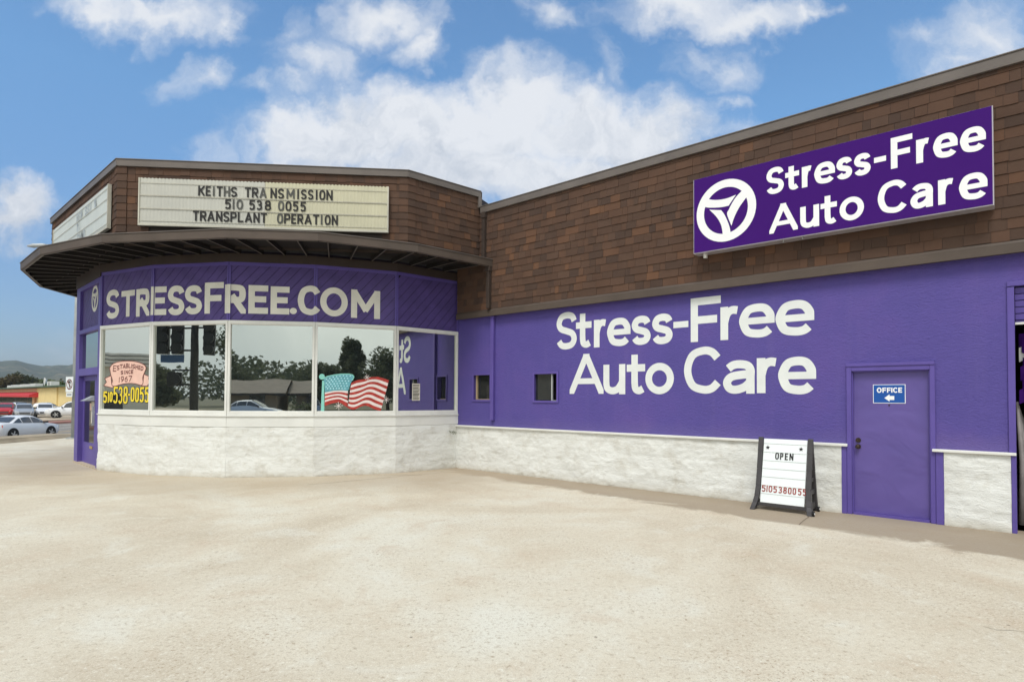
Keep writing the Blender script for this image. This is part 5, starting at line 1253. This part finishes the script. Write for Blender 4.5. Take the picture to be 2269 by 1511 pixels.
# ------------------------------------------------------------------ cars
def make_car(name, kind, paintm, label, loc, rot, group=None, roofrack=False, cat='car'):
    t = thing(name, loc, label, cat, group)
    if kind == 'sedan':
        hw = .91; stn = [(-2.38, .62, .42, .86, .86, 0), (-2.3, .80, .28, .98, .98, 0), (-1.95, .88, .22, 1.03, 1.03, 0), (-1.5, .90, .20, 1.03, 1.04, .72), (-.85, .91, .19, 1.0, 1.36, .60), (-.35, .91, .18, .98, 1.44, .59), (.3, .91, .18, .96, 1.42, .60), (.75, .91, .18, .95, 1.22, .66), (1.15, .90, .19, .94, .97, .72), (1.7, .89, .2, .88, .88, 0), (2.15, .83, .24, .78, .78, 0), (2.38, .60, .32, .62, .62, 0)]
        win = (-1.38, 1.0); ax = (-1.42, 1.40); wr = .34; panes = [(-1.38, -.75), (-.70, -.02), (.03, .95)]; fr_ = (.33, 1.12); rr_ = (-1.48, -.90)
    elif kind == 'suv':
        hw = .96; stn = [(-2.4, .75, .45, 1.0, 1.0, 0), (-2.33, .90, .32, 1.12, 1.16, .7), (-1.95, .95, .25, 1.12, 1.70, .70), (-1.2, .96, .24, 1.10, 1.77, .69), (.1, .96, .24, 1.07, 1.76, .69), (.55, .96, .24, 1.06, 1.62, .70), (1.15, .95, .25, 1.05, 1.10, .76), (1.7, .94, .27, 1.02, 1.02, 0), (2.15, .88, .30, .93, .93, 0), (2.4, .68, .38, .74, .74, 0)]
        ax = (-1.42, 1.42); wr = .37; panes = [(-2.15, -1.45), (-1.38, -.45), (-.40, .80)]; fr_ = (.48, 1.12); rr_ = (-2.33, -2.0)
    elif kind == 'hatch':
        hw = .86; stn = [(-1.98, .66, .4, .92, .92, 0), (-1.9, .80, .28, 1.0, 1.02, .6), (-1.5, .85, .22, 1.0, 1.42, .58), (-.8, .86, .2, .99, 1.50, .58), (0, .86, .2, .97, 1.49, .58), (.5, .86, .2, .96, 1.32, .62), (1.05, .84, .22, .94, .98, .66), (1.5, .82, .24, .88, .88, 0), (1.85, .72, .3, .74, .74, 0), (1.98, .55, .36, .6, .6, 0)]
        ax = (-1.25, 1.25); wr = .31; panes = [(-1.6, -.65), (-.58, .75)]; fr_ = (.42, 1.02); rr_ = (-1.88, -1.52)
    else:
        hw = .95; stn = [(-2.4, .80, .4, 1.1, 1.1, 0), (-2.33, .92, .3, 1.12, 1.2, .72), (-2.1, .94, .24, 1.12, 1.68, .70), (-1.0, .95, .22, 1.08, 1.75, .70), (.3, .95, .22, 1.05, 1.70, .70), (.9, .95, .22, 1.02, 1.45, .72), (1.6, .93, .24, .98, 1.03, .76), (2.05, .88, .28, .88, .88, 0), (2.4, .66, .34, .66, .66, 0)]
        ax = (-1.45, 1.5); wr = .34; panes = [(-2.0, -1.2), (-1.13, -.1), (-.03, 1.1)]; fr_ = (.85, 1.55); rr_ = (-2.32, -2.12)
    RM = Matrix.Rotation(rot, 3, 'Z'); L0 = Vector(loc)
    P = lambda x, y, z: L0 + RM @ Vector((x, y, z))
    def st(x):
        for a, b in zip(stn, stn[1:]):
            if a[0] <= x <= b[0]:
                k = (x - a[0]) / (b[0] - a[0]); return tuple(p + (q - p) * k for p, q in zip(a, b))
        return stn[-1]
    def ringp(s):
        x, w, zb, zl, zr, wr_ = s
        if wr_ == 0 or zr <= zl + .012: wr_ = w * .86; zr2 = zl + .012; zl2 = zl
        else: zr2 = zr; zl2 = zl
        return [(x, w * .82, zb), (x, w * .97, zb + .10), (x, w, zb + (zl - zb) * .55), (x, w * .965, zl2 - .03), (x, w * .93, zl2), (x, wr_, zr2 - .015), (x, wr_ * .75, zr2 + .015), (x, 0, zr2 + .03)]
    mb = MB(); R_ = []
    xs = []
    for a, b in zip(stn, stn[1:]):
        n = max(1, int((b[0] - a[0]) / .18)); xs += [a[0] + (b[0] - a[0]) * k / n for k in range(n)]
    xs.append(stn[-1][0])
    for x in xs:
        h = ringp(st(x)); full = h + [(a, -b, c) for a, b, c in h[-2::-1]]
        R_.append([len(mb.v) + i for i in range(len(full))]); mb.v += [tuple(P(*q)) for q in full]
    mi = mb.mat(paintm); npt = len(R_[0])
    for a, b in zip(R_, R_[1:]):
        for i in range(npt):
            j = (i + 1) % npt; mb.f.append((a[j], b[j], b[i], a[i])); mb.mi.append(mi); mb.sm.append(i != npt - 1)
    mb.f.append(tuple(R_[0])); mb.mi.append(mi); mb.sm.append(False); mb.f.append(tuple(R_[-1][::-1])); mb.mi.append(mi); mb.sm.append(False)
    body = mb.build('body', t)
    for sgn in (1, -1):
        for (a, b) in panes:
            g = MB(); n = 6; prev = None
            for i in range(n + 1):
                x = a + (b - a) * i / n; s = st(x); x_, w, zb, zl, zr, wr_ = s
                if wr_ == 0: continue
                zt = max(zl + .03, zr - .075); k0, k1 = .04, (zt - zl) / max(.02, zr - zl)
                lo = (x, sgn * (w * .93 + (wr_ - w * .93) * k0 + .010), zl + (zr - zl) * k0 + .02); hi = (x, sgn * (w * .93 + (wr_ - w * .93) * k1 + .014), zt)
                cur = (P(*lo), P(*hi))
                if prev: g.poly([prev[0], cur[0], cur[1], prev[1]] if sgn < 0 else [cur[0], prev[0], prev[1], cur[1]], M['carglass'])
                prev = cur
            g.build('side_window', t)
    for (a, b, nm) in ((*fr_, 'windscreen'), (*rr_, 'rear_window')):
        g = MB(); n = 5; prev = None
        for i in range(n + 1):
            x = a + (b - a) * i / n; s = st(x); w2 = max(s[5], .5) * .93; z = s[4] + .034; dx_ = .012 if nm == 'windscreen' else -.012
            cur = (P(x + dx_, w2, z), P(x + dx_, -w2, z), P(x + dx_, w2 * .6, z + .012), P(x + dx_, -w2 * .6, z + .012))
            if prev:
                g.poly([prev[0], cur[0], cur[2], prev[2]], M['carglass']); g.poly([prev[2], cur[2], cur[3], prev[3]], M['carglass']); g.poly([prev[3], cur[3], cur[1], prev[1]], M['carglass'])
            prev = cur
        g.build(nm, t)
    for x in ax:
        for sgn in (1, -1):
            y0 = sgn * (hw - .19); y1 = sgn * (hw + .012); c = MB()
            c.tube([P(x, y0, wr), P(x, y1 - sgn * .03, wr), P(x, y1, wr)], [wr, wr, wr * .93], M['rubber'], 24); ty = c.build('tyre', t)
            q = MB(); q.tube([P(x, y1 + sgn * .001, wr), P(x, y1 + sgn * .006, wr)], wr * .68, M['inter'], 20); q.build('rim_dish', ty)
            q = MB()
            for k in range(5):
                a = k * 2 * math.pi / 5; e = P(x + wr * .66 * math.cos(a), y1 + sgn * .013, wr + wr * .66 * math.sin(a)); q.bar(P(x, y1 + sgn * .016, wr), e, .075, .012, M['rim'], RM @ Vector((0, 1, 0)))
            q.build('rim', ty)
            q = MB(); q.tube([P(x, sgn * (hw * .985), wr + .02), P(x, sgn * (hw + .004), wr + .02)], wr * 1.15, M['inter'], 24); q.build('wheel_arch', t)
    for sgn in (1, -1):
        x, w = stn[1][0], stn[1][1]; q = MB(); q.bar(P(x - .03, sgn * w * .62, .83 if kind in ('sedan', 'hatch') else 1.0), P(x + .22, sgn * (w + .035), .86 if kind in ('sedan', 'hatch') else 1.03), .05, .15, M['lampr']); q.build('tail_light', t)
        x, w = stn[-2][0], stn[-2][1]; q = MB(); q.bar(P(x + .10, sgn * w * .70, .62 if kind in ('sedan', 'hatch') else .78), P(x - .18, sgn * (w + .02), .66 if kind in ('sedan', 'hatch') else .82), .05, .11, M['lampw']); q.build('headlight', t)
        q = MB(); xm = fr_[1] - .22; q.bar(P(xm, sgn * hw * .9, 1.0 if kind in ('sedan', 'hatch') else 1.12), P(xm, sgn * (hw + .17), 1.02 if kind in ('sedan', 'hatch') else 1.15), .10, .12, M['greyplastic']); q.build('door_mirror', t)
        if roofrack:
            q = MB(); q.bar(P(-1.9, sgn * .62, 1.83), P(.1, sgn * .62, 1.83), .03, .04, M['greyplastic']); q.build('roof_rail', t)
    q = MB(); x = stn[-1][0]; q.bar(P(x - .02, -.42, .5), P(x - .02, .42, .5), .05, .16, M['greyplastic']); q.build('grille', t)
    return t
make_car('parked_car', 'sedan', M['carw'], 'white sedan on the near side of the street behind the raised kerb', (-30.4, 36.0, -1.028), R(90))
make_car('parked_car', 'suv', M['carw'], 'large white SUV with black roof rails in the store parking lot', (-47.0, 62.6, -.698), R(212), roofrack=True)
make_car('parked_car', 'hatch', M['carw'], 'small white hatchback parked just left of the large white SUV', (-51.9, 64.9, -.698), R(-52))
make_car('parked_car', 'hatch', M['cars'], 'silver car with wide windscreen facing the street beside the small hatchback', (-51.5, 61.6, -.698), R(-48))
make_car('parked_car', 'hatch', M['carr'], 'red car half hidden behind the silver car', (-56.5, 65.2, -.698), R(-55))
make_car('parked_car', 'sedan', M['carg'], 'grey green sedan at the left edge of the store parking lot', (-58.9, 67.6, -.698), R(-60))
make_car('parked_car', 'sedan', M['carw'], 'white sedan roof showing behind the red and silver cars', (-64.5, 76.5, -.698), R(-35))
make_car('parked_car', 'sedan', M['carb'], 'beige sedan behind the small white hatchback', (-60.8, 76.0, -.698), R(20))

# ------------------------------------------------------------------ store across the street
FS = Fr((-123, 140), (-62, 84.35))
st_ = thing('store_building', FS(50, -.7), 'low yellow store with green roof edge and long red awning', 'store')
mb = MB(); mb.box(FS, -30, 49, -.72, 3.0, -14, 0, M['peach']); mb.build('peach_wall', st_)
mb = MB(); mb.box(FS, 49.02, 66, -.72, 3.0, -14, .25, M['cream']); mb.build('yellow_wall', st_)
mb = MB(); mb.box(FS, 66.02, 92, -.72, 3.05, -14, .05, M['cream']); mb.build('yellow_wall', st_)
mb = MB(); mb.box(FS, -30, 92, 3.06, 3.32, -14.5, .9, M['green']); mb.build('roof_edge', st_)
mb = MB(); mb.hexa([FS(-28, 1.35, 1.6), FS(50.5, 1.35, 1.6), FS(50.5, 1.35, .01), FS(-28, 1.35, .01), FS(-28, 1.75, 1.6), FS(50.5, 1.75, 1.6), FS(50.5, 2.35, .01), FS(-28, 2.35, .01)], M['awning']); mb.build('awning', st_)
for i in range(9):
    mb = MB(); a = -27 + i * 8.1; mb.box(FS, a, a + 7.7, -.5, 1.3, .01, .05, M['storeglass']); mb.build('shop_window', st_)
mb = MB(); mb.box(FS, 44.8, 46.9, -.7, 1.34, .01, .3, M['peach']); mb.build('pillar', st_)
for i in range(6):
    mb = MB(); a = 3 + i * 6.0; mb.box(FS, a, a + 5.8, 3.33, 4.0 + .06 * (i % 2), -2.2, -1.0, M['roofgear'])
    tag(mb.build('roof_unit'), ['white rooftop unit at the left end of the row on the yellow store', 'second white rooftop unit from the left on the yellow store', 'third white rooftop unit from the left on the yellow store', 'fourth white rooftop unit from the left on the yellow store', 'fifth white rooftop unit from the left on the yellow store', 'white rooftop unit at the right end of the row on the yellow store'][i], 'rooftop unit', 'white units in a row on the store roof')
dt = thing('satellite_dish', FS(47, 3.33, -2), 'white dish beside a square white box on the yellow store roof', 'satellite dish')
mb = MB(); c = FS(46, 4.3, -1.6); mb.tube([c, c + FS.n * .2, c + FS.n * .35], [.35, .62, .75], M['roofgear'], 18); mb.tube([FS(46, 3.33, -1.8), FS(46, 4.2, -1.8)], .08, M['metal'], 8); mb.build('dish', dt)
mb = MB(); mb.box(FS, 47.6, 51.4, 3.33, 4.3, -2.6, -1.4, M['roofgear']); mb.build('fan_box', dt)
mb = MB(); c = FS(49.5, 3.85, -1.39); mb.tube([c, c + FS.n * .04], .36, M['asphalt'], 18); mb.build('fan_grille', dt)

# ------------------------------------------------------------------ light pole with sign
pl = thing('street_light', (-16.75, 22.4, 0), 'grey street light pole behind the entrance with arm over the canopy', 'street light')
mb = MB(); mb.tube([(-16.75, 22.4, 0), (-16.75, 22.4, 4), (-16.75, 22.4, 7.3)], [.125, .105, .08], M['polec'], 16); mb.build('pole', pl)
mb = MB(); mb.tube([(-16.75, 22.4, 7.2), (-17.4, 22.4, 7.42), (-18.1, 22.38, 7.45)], .03, M['metal'], 8); mb.build('arm', pl)
mb = MB(); mb.tube([(-18.0, 22.38, 7.44), (-18.15, 22.38, 7.43), (-18.5, 22.38, 7.41), (-18.72, 22.38, 7.40)], [.04, .075, .085, .03], M['metal'], 10); mb.build('lamp_head', pl)
mb = MB(); mb.wbox(-16.95, -16.55, 22.2, 22.6, 0, .05, M['polec']); mb.build('base_plate', pl)
ts = thing('no_turn_sign', (-16.75, 22.2, 1.5), 'small white no turn sign with circle mounted on the grey pole', 'sign')
FP = Fr((-16.99, 22.23), (-16.55, 22.02))
mb = MB(); mb.box(FP, -.02, .46, 1.78, 2.36, 0, .008, M['panelw']); mb.build('plate', ts)
mb = MB(); mb.box(FP, .02, .42, 1.60, 1.76, 0, .008, M['panelw']); mb.build('lower_plate', ts)
for z in (1.70, 1.66):
    mb = MB(); mb.box(FP, .07, .37, z - .010, z + .010, .009, .0095, M['grey']); mb.build('print_line', ts)
mb = MB(); letter(mb, glyph('O', .02, .42, 1.87, 2.27, .045), FP, .0095, M['maroon']); letter(mb, [(0, [(.075, 2.19), (.105, 2.22), (.365, 1.95), (.335, 1.92)])], FP, .012, M['maroon']); mb.build('ring', ts)
mb = MB(); letter(mb, [(0, [(.19, 1.93), (.24, 1.93), (.24, 2.12), (.19, 2.12)]), (0, [(.14, 2.07), (.24, 2.14), (.30, 2.06), (.30, 2.20), (.14, 2.20)])], FP, .010, M['black']); mb.build('arrow', ts)

# ------------------------------------------------------------------ trees
def tree(name, x, y, z0, h, rx, rz, mat, label, seed, n=2600, leaf=.34, trunkh=None, rad=.22, group=None, cat='tree', clumps=16):
    t = thing(name, (x, y, z0), label, cat, group); r = random.Random(seed)
    zc = z0 + h - rz; mb = MB()
    mb.tube([(x, y, z0), (x + r.uniform(-.1, .1), y, z0 + h * .3), (x + r.uniform(-.3, .3), y + r.uniform(-.2, .2), z0 + h * .75)], [rad, rad * .75, rad * .3], M['bark'], 9); mb.build('trunk', t)
    mb = MB(); cs = []
    for k in range(clumps):
        while True:
            a = Vector((r.uniform(-1, 1), r.uniform(-1, 1), r.uniform(-1, 1)))
            if a.length < 1: break
        cs.append((Vector((x + a.x * rx * .72, y + a.y * rx * .72, zc + a.z * rz * .72)), r.uniform(.28, .5) * rx, r.random()))
    for c, s, tn in cs[:7]:
        mb.tube([(x, y, z0 + h * .45), tuple((Vector((x, y, z0 + h * .5)) + c) / 2 + Vector((0, 0, -.1 * rz))), tuple(c)], [rad * .4, rad * .25, rad * .08], M['bark'], 6)
    mb.build('limb', t)
    mb = MB(); mb.tone = []
    for k in range(n):
        c, s, tn = cs[k % clumps]; d = Vector((r.gauss(0, 1), r.gauss(0, 1), r.gauss(0, .8)))
        d = d.normalized() * s * (r.random() ** .45) ; p = c + d * Vector((1, 1, 1)).x; p.z = c.z + d.z * rz / rx * 1.0
        u_ = Vector((r.gauss(0, 1), r.gauss(0, 1), r.gauss(0, .6))).normalized(); v_ = u_.cross(Vector((r.random() - .5, r.random() - .5, r.random() - .5))).normalized(); l = leaf * r.uniform(.6, 1.3)
        mb.poly([p - u_ * l * .5, p + v_ * l * .3, p + u_ * l * .5, p - v_ * l * .3], M[mat]); mb.tone.append(min(1, max(0, tn * .5 + r.random() * .5)))
    mb.build('crown', t); return t
def palm(x, y, z0, h, label, seed, L=2.2):
    t = thing('palm_tree', (x, y, z0), label, 'palm tree', 'palm trees behind the store'); r = random.Random(seed)
    mb = MB(); mb.tube([(x, y, z0), (x + .1, y, z0 + h * .5), (x, y, z0 + h)], [.3, .22, .24], M['bark'], 9); mb.build('trunk', t)
    mb = MB(); mb.tone = []
    for k in range(44):
        a = r.uniform(0, 6.28); el = r.uniform(-.5, 1.1); d = Vector((math.cos(a), math.sin(a), 0)); p = Vector((x, y, z0 + h)); tn = r.random(); prev = p
        for j in range(1, 8):
            q = p + d * L * (j / 7) * math.cos(el * .7) + Vector((0, 0, L * (j / 7) * math.sin(el) - .9 * L * (j / 7) ** 2 * .6)); sd_ = Vector((-d.y, d.x, 0))
            for sg_ in (-1, 1):
                mb.poly([prev, q, q + sd_ * sg_ * .38 * (1 - j / 9) + Vector((0, 0, -.18)), prev + sd_ * sg_ * .38 * (1 - (j - 1) / 9) + Vector((0, 0, -.18))], M['leafg']); mb.tone.append(tn)
            prev = q
    mb.build('crown', t)
def at(px, Y): return (px - 1134.5) / 1292 * Y
for i, (px, Y, h, rx, rz, m, lab) in enumerate([
    (-28, 150, 9.2, 5.0, 4.0, 'leafo', 'dark olive tree cut by the left picture edge behind the store'),
    (14, 148, 8.6, 4.6, 3.6, 'leafo', 'broad olive tree behind the left part of the store roof'),
    (44, 150, 8.0, 4.2, 3.4, 'leafd', 'dark round tree behind the white rooftop units'),
    (57, 170, 8.4, 3.0, 3.6, 'leafd', 'tall dark tree standing right behind the olive trees'),
    (76, 165, 6.6, 3.8, 2.8, 'leafo', 'low olive tree left of the rooftop dish'),
    (92, 175, 6.2, 3.6, 2.7, 'leafo', 'small tree behind the rooftop dish'),
    (126, 150, 5.3, 3.0, 2.3, 'leafd', 'low dark tree between the two palms'),
    (163, 140, 5.8, 2.6, 2.6, 'leafd', 'dark bushy tree right behind the grey light pole')]):
    Y2 = Y * 1.16; tree('broadleaf_tree', at(px, Y2), Y2, -.9, h * 1.14, rx * 1.16, rz * 1.12, m, lab, 40 + i, n=4200, leaf=.8, rad=.28)
palm(at(103, 165), 165, -.9, 6.3, 'small palm with yellowish crown behind the store left of the taller palm', 71, 2.6)
palm(at(143, 132), 132, -.9, 4.7, 'bushy green palm rising behind the yellow store wall', 72, 3.6)
# far off wood between the store and the hills
mb = MB(); mb.tone = []; r = random.Random(12)
for k in range(15000):
    az = r.uniform(-62, -30); D = r.uniform(240, 620); x, y = D * math.sin(R(az)), D * math.cos(R(az)); zt = (D - 240) * .022 + (4.5 + 3.5 * math.sin(az * 5.0 + D * .013) * math.sin(az * 13.7)) ; z = -1 + r.uniform(.1, 1) * max(2, zt)
    l = r.uniform(1.0, 2.6) * (.6 + D / 500); u_ = Vector((r.gauss(0, 1), r.gauss(0, 1), r.gauss(0, .6))).normalized(); v_ = u_.cross(Vector((r.random() - .5, r.random() - .5, r.random() - .5))).normalized(); p = Vector((x, y, z))
    mb.poly([p - u_ * l * .5, p + v_ * l * .4, p + u_ * l * .5, p - v_ * l * .4], M['leafd'] if (int(az * 3) + int(D / 60)) % 3 else M['leafo']); mb.tone.append(r.random())
o = mb.build('distant_trees', kind='stuff'); o['label'] = 'distant band of dark trees below the hills'; o['category'] = 'trees'

# ------------------------------------------------------------------ what the mirrored windows show: the other side of the lot
bs = thing('pale_shop', (-71, 8, -.7), 'pale flat roofed shop mirrored in the first window bay', 'shop')
FB = Fr((-65, 34), (-65, -22))
if FB.n.x < 0: FB = Fr((-65, -22), (-65, 34))
mb = MB(); mb.box(FB, 0, FB.L, -.72, 4.6, -14, 0, M['shopwall']); mb.build('wall', bs)
mb = MB(); mb.box(FB, -.4, FB.L + .4, 4.61, 6.0, -14.4, .5, M['linew']); mb.build('roof_band', bs)
for z in (4.9, 5.3, 5.7):
    mb = MB(); mb.box(FB, -.4, FB.L + .4, z, z + .07, .501, .56, M['grey']); mb.build('roof_stripe', bs)
for i in range(4):
    mb = MB(); mb.box(FB, 3 + i * 13.6, 5.2 + i * 13.6, -.3, 1.9, .001, .06, M['storeglass']); mb.build('shop_window', bs)
sp = thing('traffic_signal', (-11.75, 7.62, 0), 'traffic signal pole with dark heads mirrored in the second window', 'traffic signal')
mb = MB(); mb.tube([(-11.75, 7.62, 0), (-11.75, 7.62, 7.6)], [.12, .10], M['signal'], 14); mb.build('pole', sp)
def shead(x, y, zc, n=3, s=.34):
    q = MB(); d = Vector((.66, .75, 0)).normalized(); e = Vector((-d.y, d.x, 0)); c = Vector((x, y, zc)); H = s * n
    q.bar(c - Vector((0, 0, H / 2)), c + Vector((0, 0, H / 2)), s * .95, .2, M['signal'], d); o = q.build('signal_head', sp)
    for k in range(n):
        cc = c + Vector((0, 0, (k - (n - 1) / 2) * s)); v = MB()
        v.tube([cc + d * .1, cc + d * .32], s * .44, M['signal'], 14); v.build('visor', o)
        v = MB(); v.tube([cc - d * .1, cc - d * .16], [s * .40, s * .22], M['signal'], 14); v.build('back_dome', o)
for a in ((-12.66, 7.97, 3.45), (-12.26, 7.80, 3.45), (-11.33, 7.45, 3.42)): shead(*a)
shead(-12.33, 7.82, 2.17, 1, .42)
for z, x0, y0 in ((3.75, -12.7, 7.98), (3.05, -12.7, 7.98), (2.44, -12.4, 7.85), (3.75, -11.3, 7.44), (2.0, -12.3, 7.8)):
    mb = MB(); mb.bar((-11.75, 7.62, z), (x0, y0, z), .05, .05, M['signal']); mb.build('bracket', sp)
mb = MB(); mb.bar((-12.70, 8.02, 2.80), (-12.05, 7.74, 2.80), .03, .24, M['bluesign']); tag(mb.build('street_name_sign'), 'blue street name sign under the traffic signal heads mirrored in the second window', 'sign')
def house(x0, x1, y0, y1, wz, rz, label):
    t = thing('house', ((x0 + x1) / 2, (y0 + y1) / 2, 0), label, 'house'); mb = MB(); mb.wbox(x0, x1, y0, y1, -.05, wz, M['housewall']); mb.build('wall', t)
    mb = MB(); ym = (y0 + y1) / 2; e = .8
    mb.poly([(x0 - e, y1 + e, wz - .15), (x1 + e, y1 + e, wz - .15), (x1 + e, ym, rz), (x0 - e, ym, rz)], M['brownroof']); mb.poly([(x0 - e, y0 - e, wz - .15), (x1 + e, y0 - e, wz - .15), (x1 + e, ym, rz), (x0 - e, ym, rz)], M['brownroof'])
    for xx in (x0 - .02, x1 + .02): mb.poly([(xx, y0, wz), (xx, y1, wz), (xx, ym, rz - .1)], M['housewall'])
    mb.wbox(x0 - e, x1 + e, y1 + e, y1 + e + .04, wz - .35, wz - .14, M['brown']); mb.build('roof', t)
    k = 0; x = x0 + 1
    while x < x1 - 1.6:
        q = MB(); q.wbox(x, x + 1.3, y1 + .001, y1 + .05, .9, 2.0, M['darkglass']); q.build('window', t); x += 3.1
house(-22, -9.5, -42, -31, 2.1, 3.3, 'long brown roofed house mirrored in the third window')
house(-8.0, 3, -44, -33.5, 2.1, 3.3, 'second brown roofed house mirrored right of the first one')
house(-44, -27, -46, -33, 2.1, 3.4, 'brown roofed house mirrored low in the second window')
make_car('parked_car', 'sedan', M['carw'], 'white sedan mirrored in the third window in front of the houses', (-10.6, -24.0, -.098), R(10))
make_car('parked_car', 'suv', M['cars'], 'silver SUV mirrored at the bottom right of the flag window', (7.5, -18.0, -.098), R(170))
make_car('parked_car', 'sedan', M['carw'], 'white sedan mirrored low in the second window', (-31, -17.6, -.098), R(20))
for i, (x, y, h, rx, rz, m, lab) in enumerate([
    (-38.0, -21.5, 10.5, 4.2, 4.6, 'leafm', 'large dark tree mirrored at the right side of the second window'),
    (-49, -19, 5.0, 3.2, 2.4, 'leafm', 'low dark tree mirrored at the left side of the second window'),
    (24, -49, 7.2, 3.2, 3.4, 'leafm', 'dark tree mirrored left in the flag window'),
    (27.3, -46, 9.6, 2.0, 3.6, 'leafm', 'tall narrow tree mirrored above the flag'),
    (30.5, -42.5, 8.6, 5.0, 4.0, 'leafm', 'big olive tree mirrored right in the flag window'),
    (36, -38, 9.5, 5.5, 4.4, 'leafm', 'big olive tree beside the other one mirrored near the window corner'),
    (-20, -60, 8.6, 5.6, 3.6, 'leafm', 'dark tree behind the long brown house in the mirror image'),
    (-6, -62, 8.4, 6.0, 3.6, 'leafm', 'dark tree behind the second brown house in the mirror image'),
    (6, -60, 9.5, 5.6, 3.8, 'leafm', 'dark tree right of the second brown house in the mirror image')]):
    tree('broadleaf_tree', x, y, -.1, h, rx, rz, m, lab, 80 + i, n=9000, leaf=.40, rad=.25)
for i, (x, y, w) in enumerate([(-17, -29.5, 3.2), (-5.5, -29.8, 2.6), (-1.5, -30.5, 2.2), (-30, -30, 3.5)]):
    tree('bush', x, y, -.1, 1.6, w, .85, 'leafm', ['wide dark hedge bush in front of the long brown house', 'dark bush in front of the gap between the mirrored houses', 'round dark bush before the second brown house', 'wide bush before the far left mirrored house'][i], 120 + i, n=900, leaf=.3, rad=.06, cat='bush')
mb = MB(); mb.tone = []; r = random.Random(22)
for k in range(30000):
    x = r.uniform(-150, 110); y = -r.uniform(95, 138); hh = 9.5 + 3.0 * math.sin(x * .09) * math.sin(x * .031 + 1) + 1.6 * math.sin(x * .41 + y * .2); z = r.uniform(.02, 1) ** .75 * hh
    l = r.uniform(.6, 1.5); u_ = Vector((r.gauss(0, 1), r.gauss(0, 1), r.gauss(0, .6))).normalized(); v_ = u_.cross(Vector((r.random() - .5, r.random() - .5, r.random() - .5))).normalized(); p = Vector((x, y, z))
    mb.poly([p - u_ * l * .5, p + v_ * l * .4, p + u_ * l * .5, p - v_ * l * .4], M['leafm']); mb.tone.append(r.random() * .7)
o = mb.build('tree_belt', kind='stuff'); o['label'] = 'dark belt of trees on the rise behind the mirrored houses'; o['category'] = 'trees'


# ------------------------------------------------------------------ air
mb = MB(); mb.wbox(-2700, 2700, -2700, 2700, -2.3, 175, M['ground']); hz_ = mb.build('haze', kind='stuff')
hm_ = bpy.data.materials.new('haze'); hm_.use_nodes = True; hn = hm_.node_tree; hn.nodes.clear()
ho = hn.nodes.new('ShaderNodeOutputMaterial'); hv = hn.nodes.new('ShaderNodeVolumePrincipled'); hv.inputs['Color'].default_value = (0.80, 0.88, 1.0, 1); hv.inputs['Density'].default_value = 0.00016; hv.inputs['Anisotropy'].default_value = 0.2
hn.links.new(hv.outputs[0], ho.inputs['Volume']); hz_.data.materials.clear(); hz_.data.materials.append(hm_)
hz_['label'] = 'thin bluish haze in the air'; hz_['category'] = 'haze'
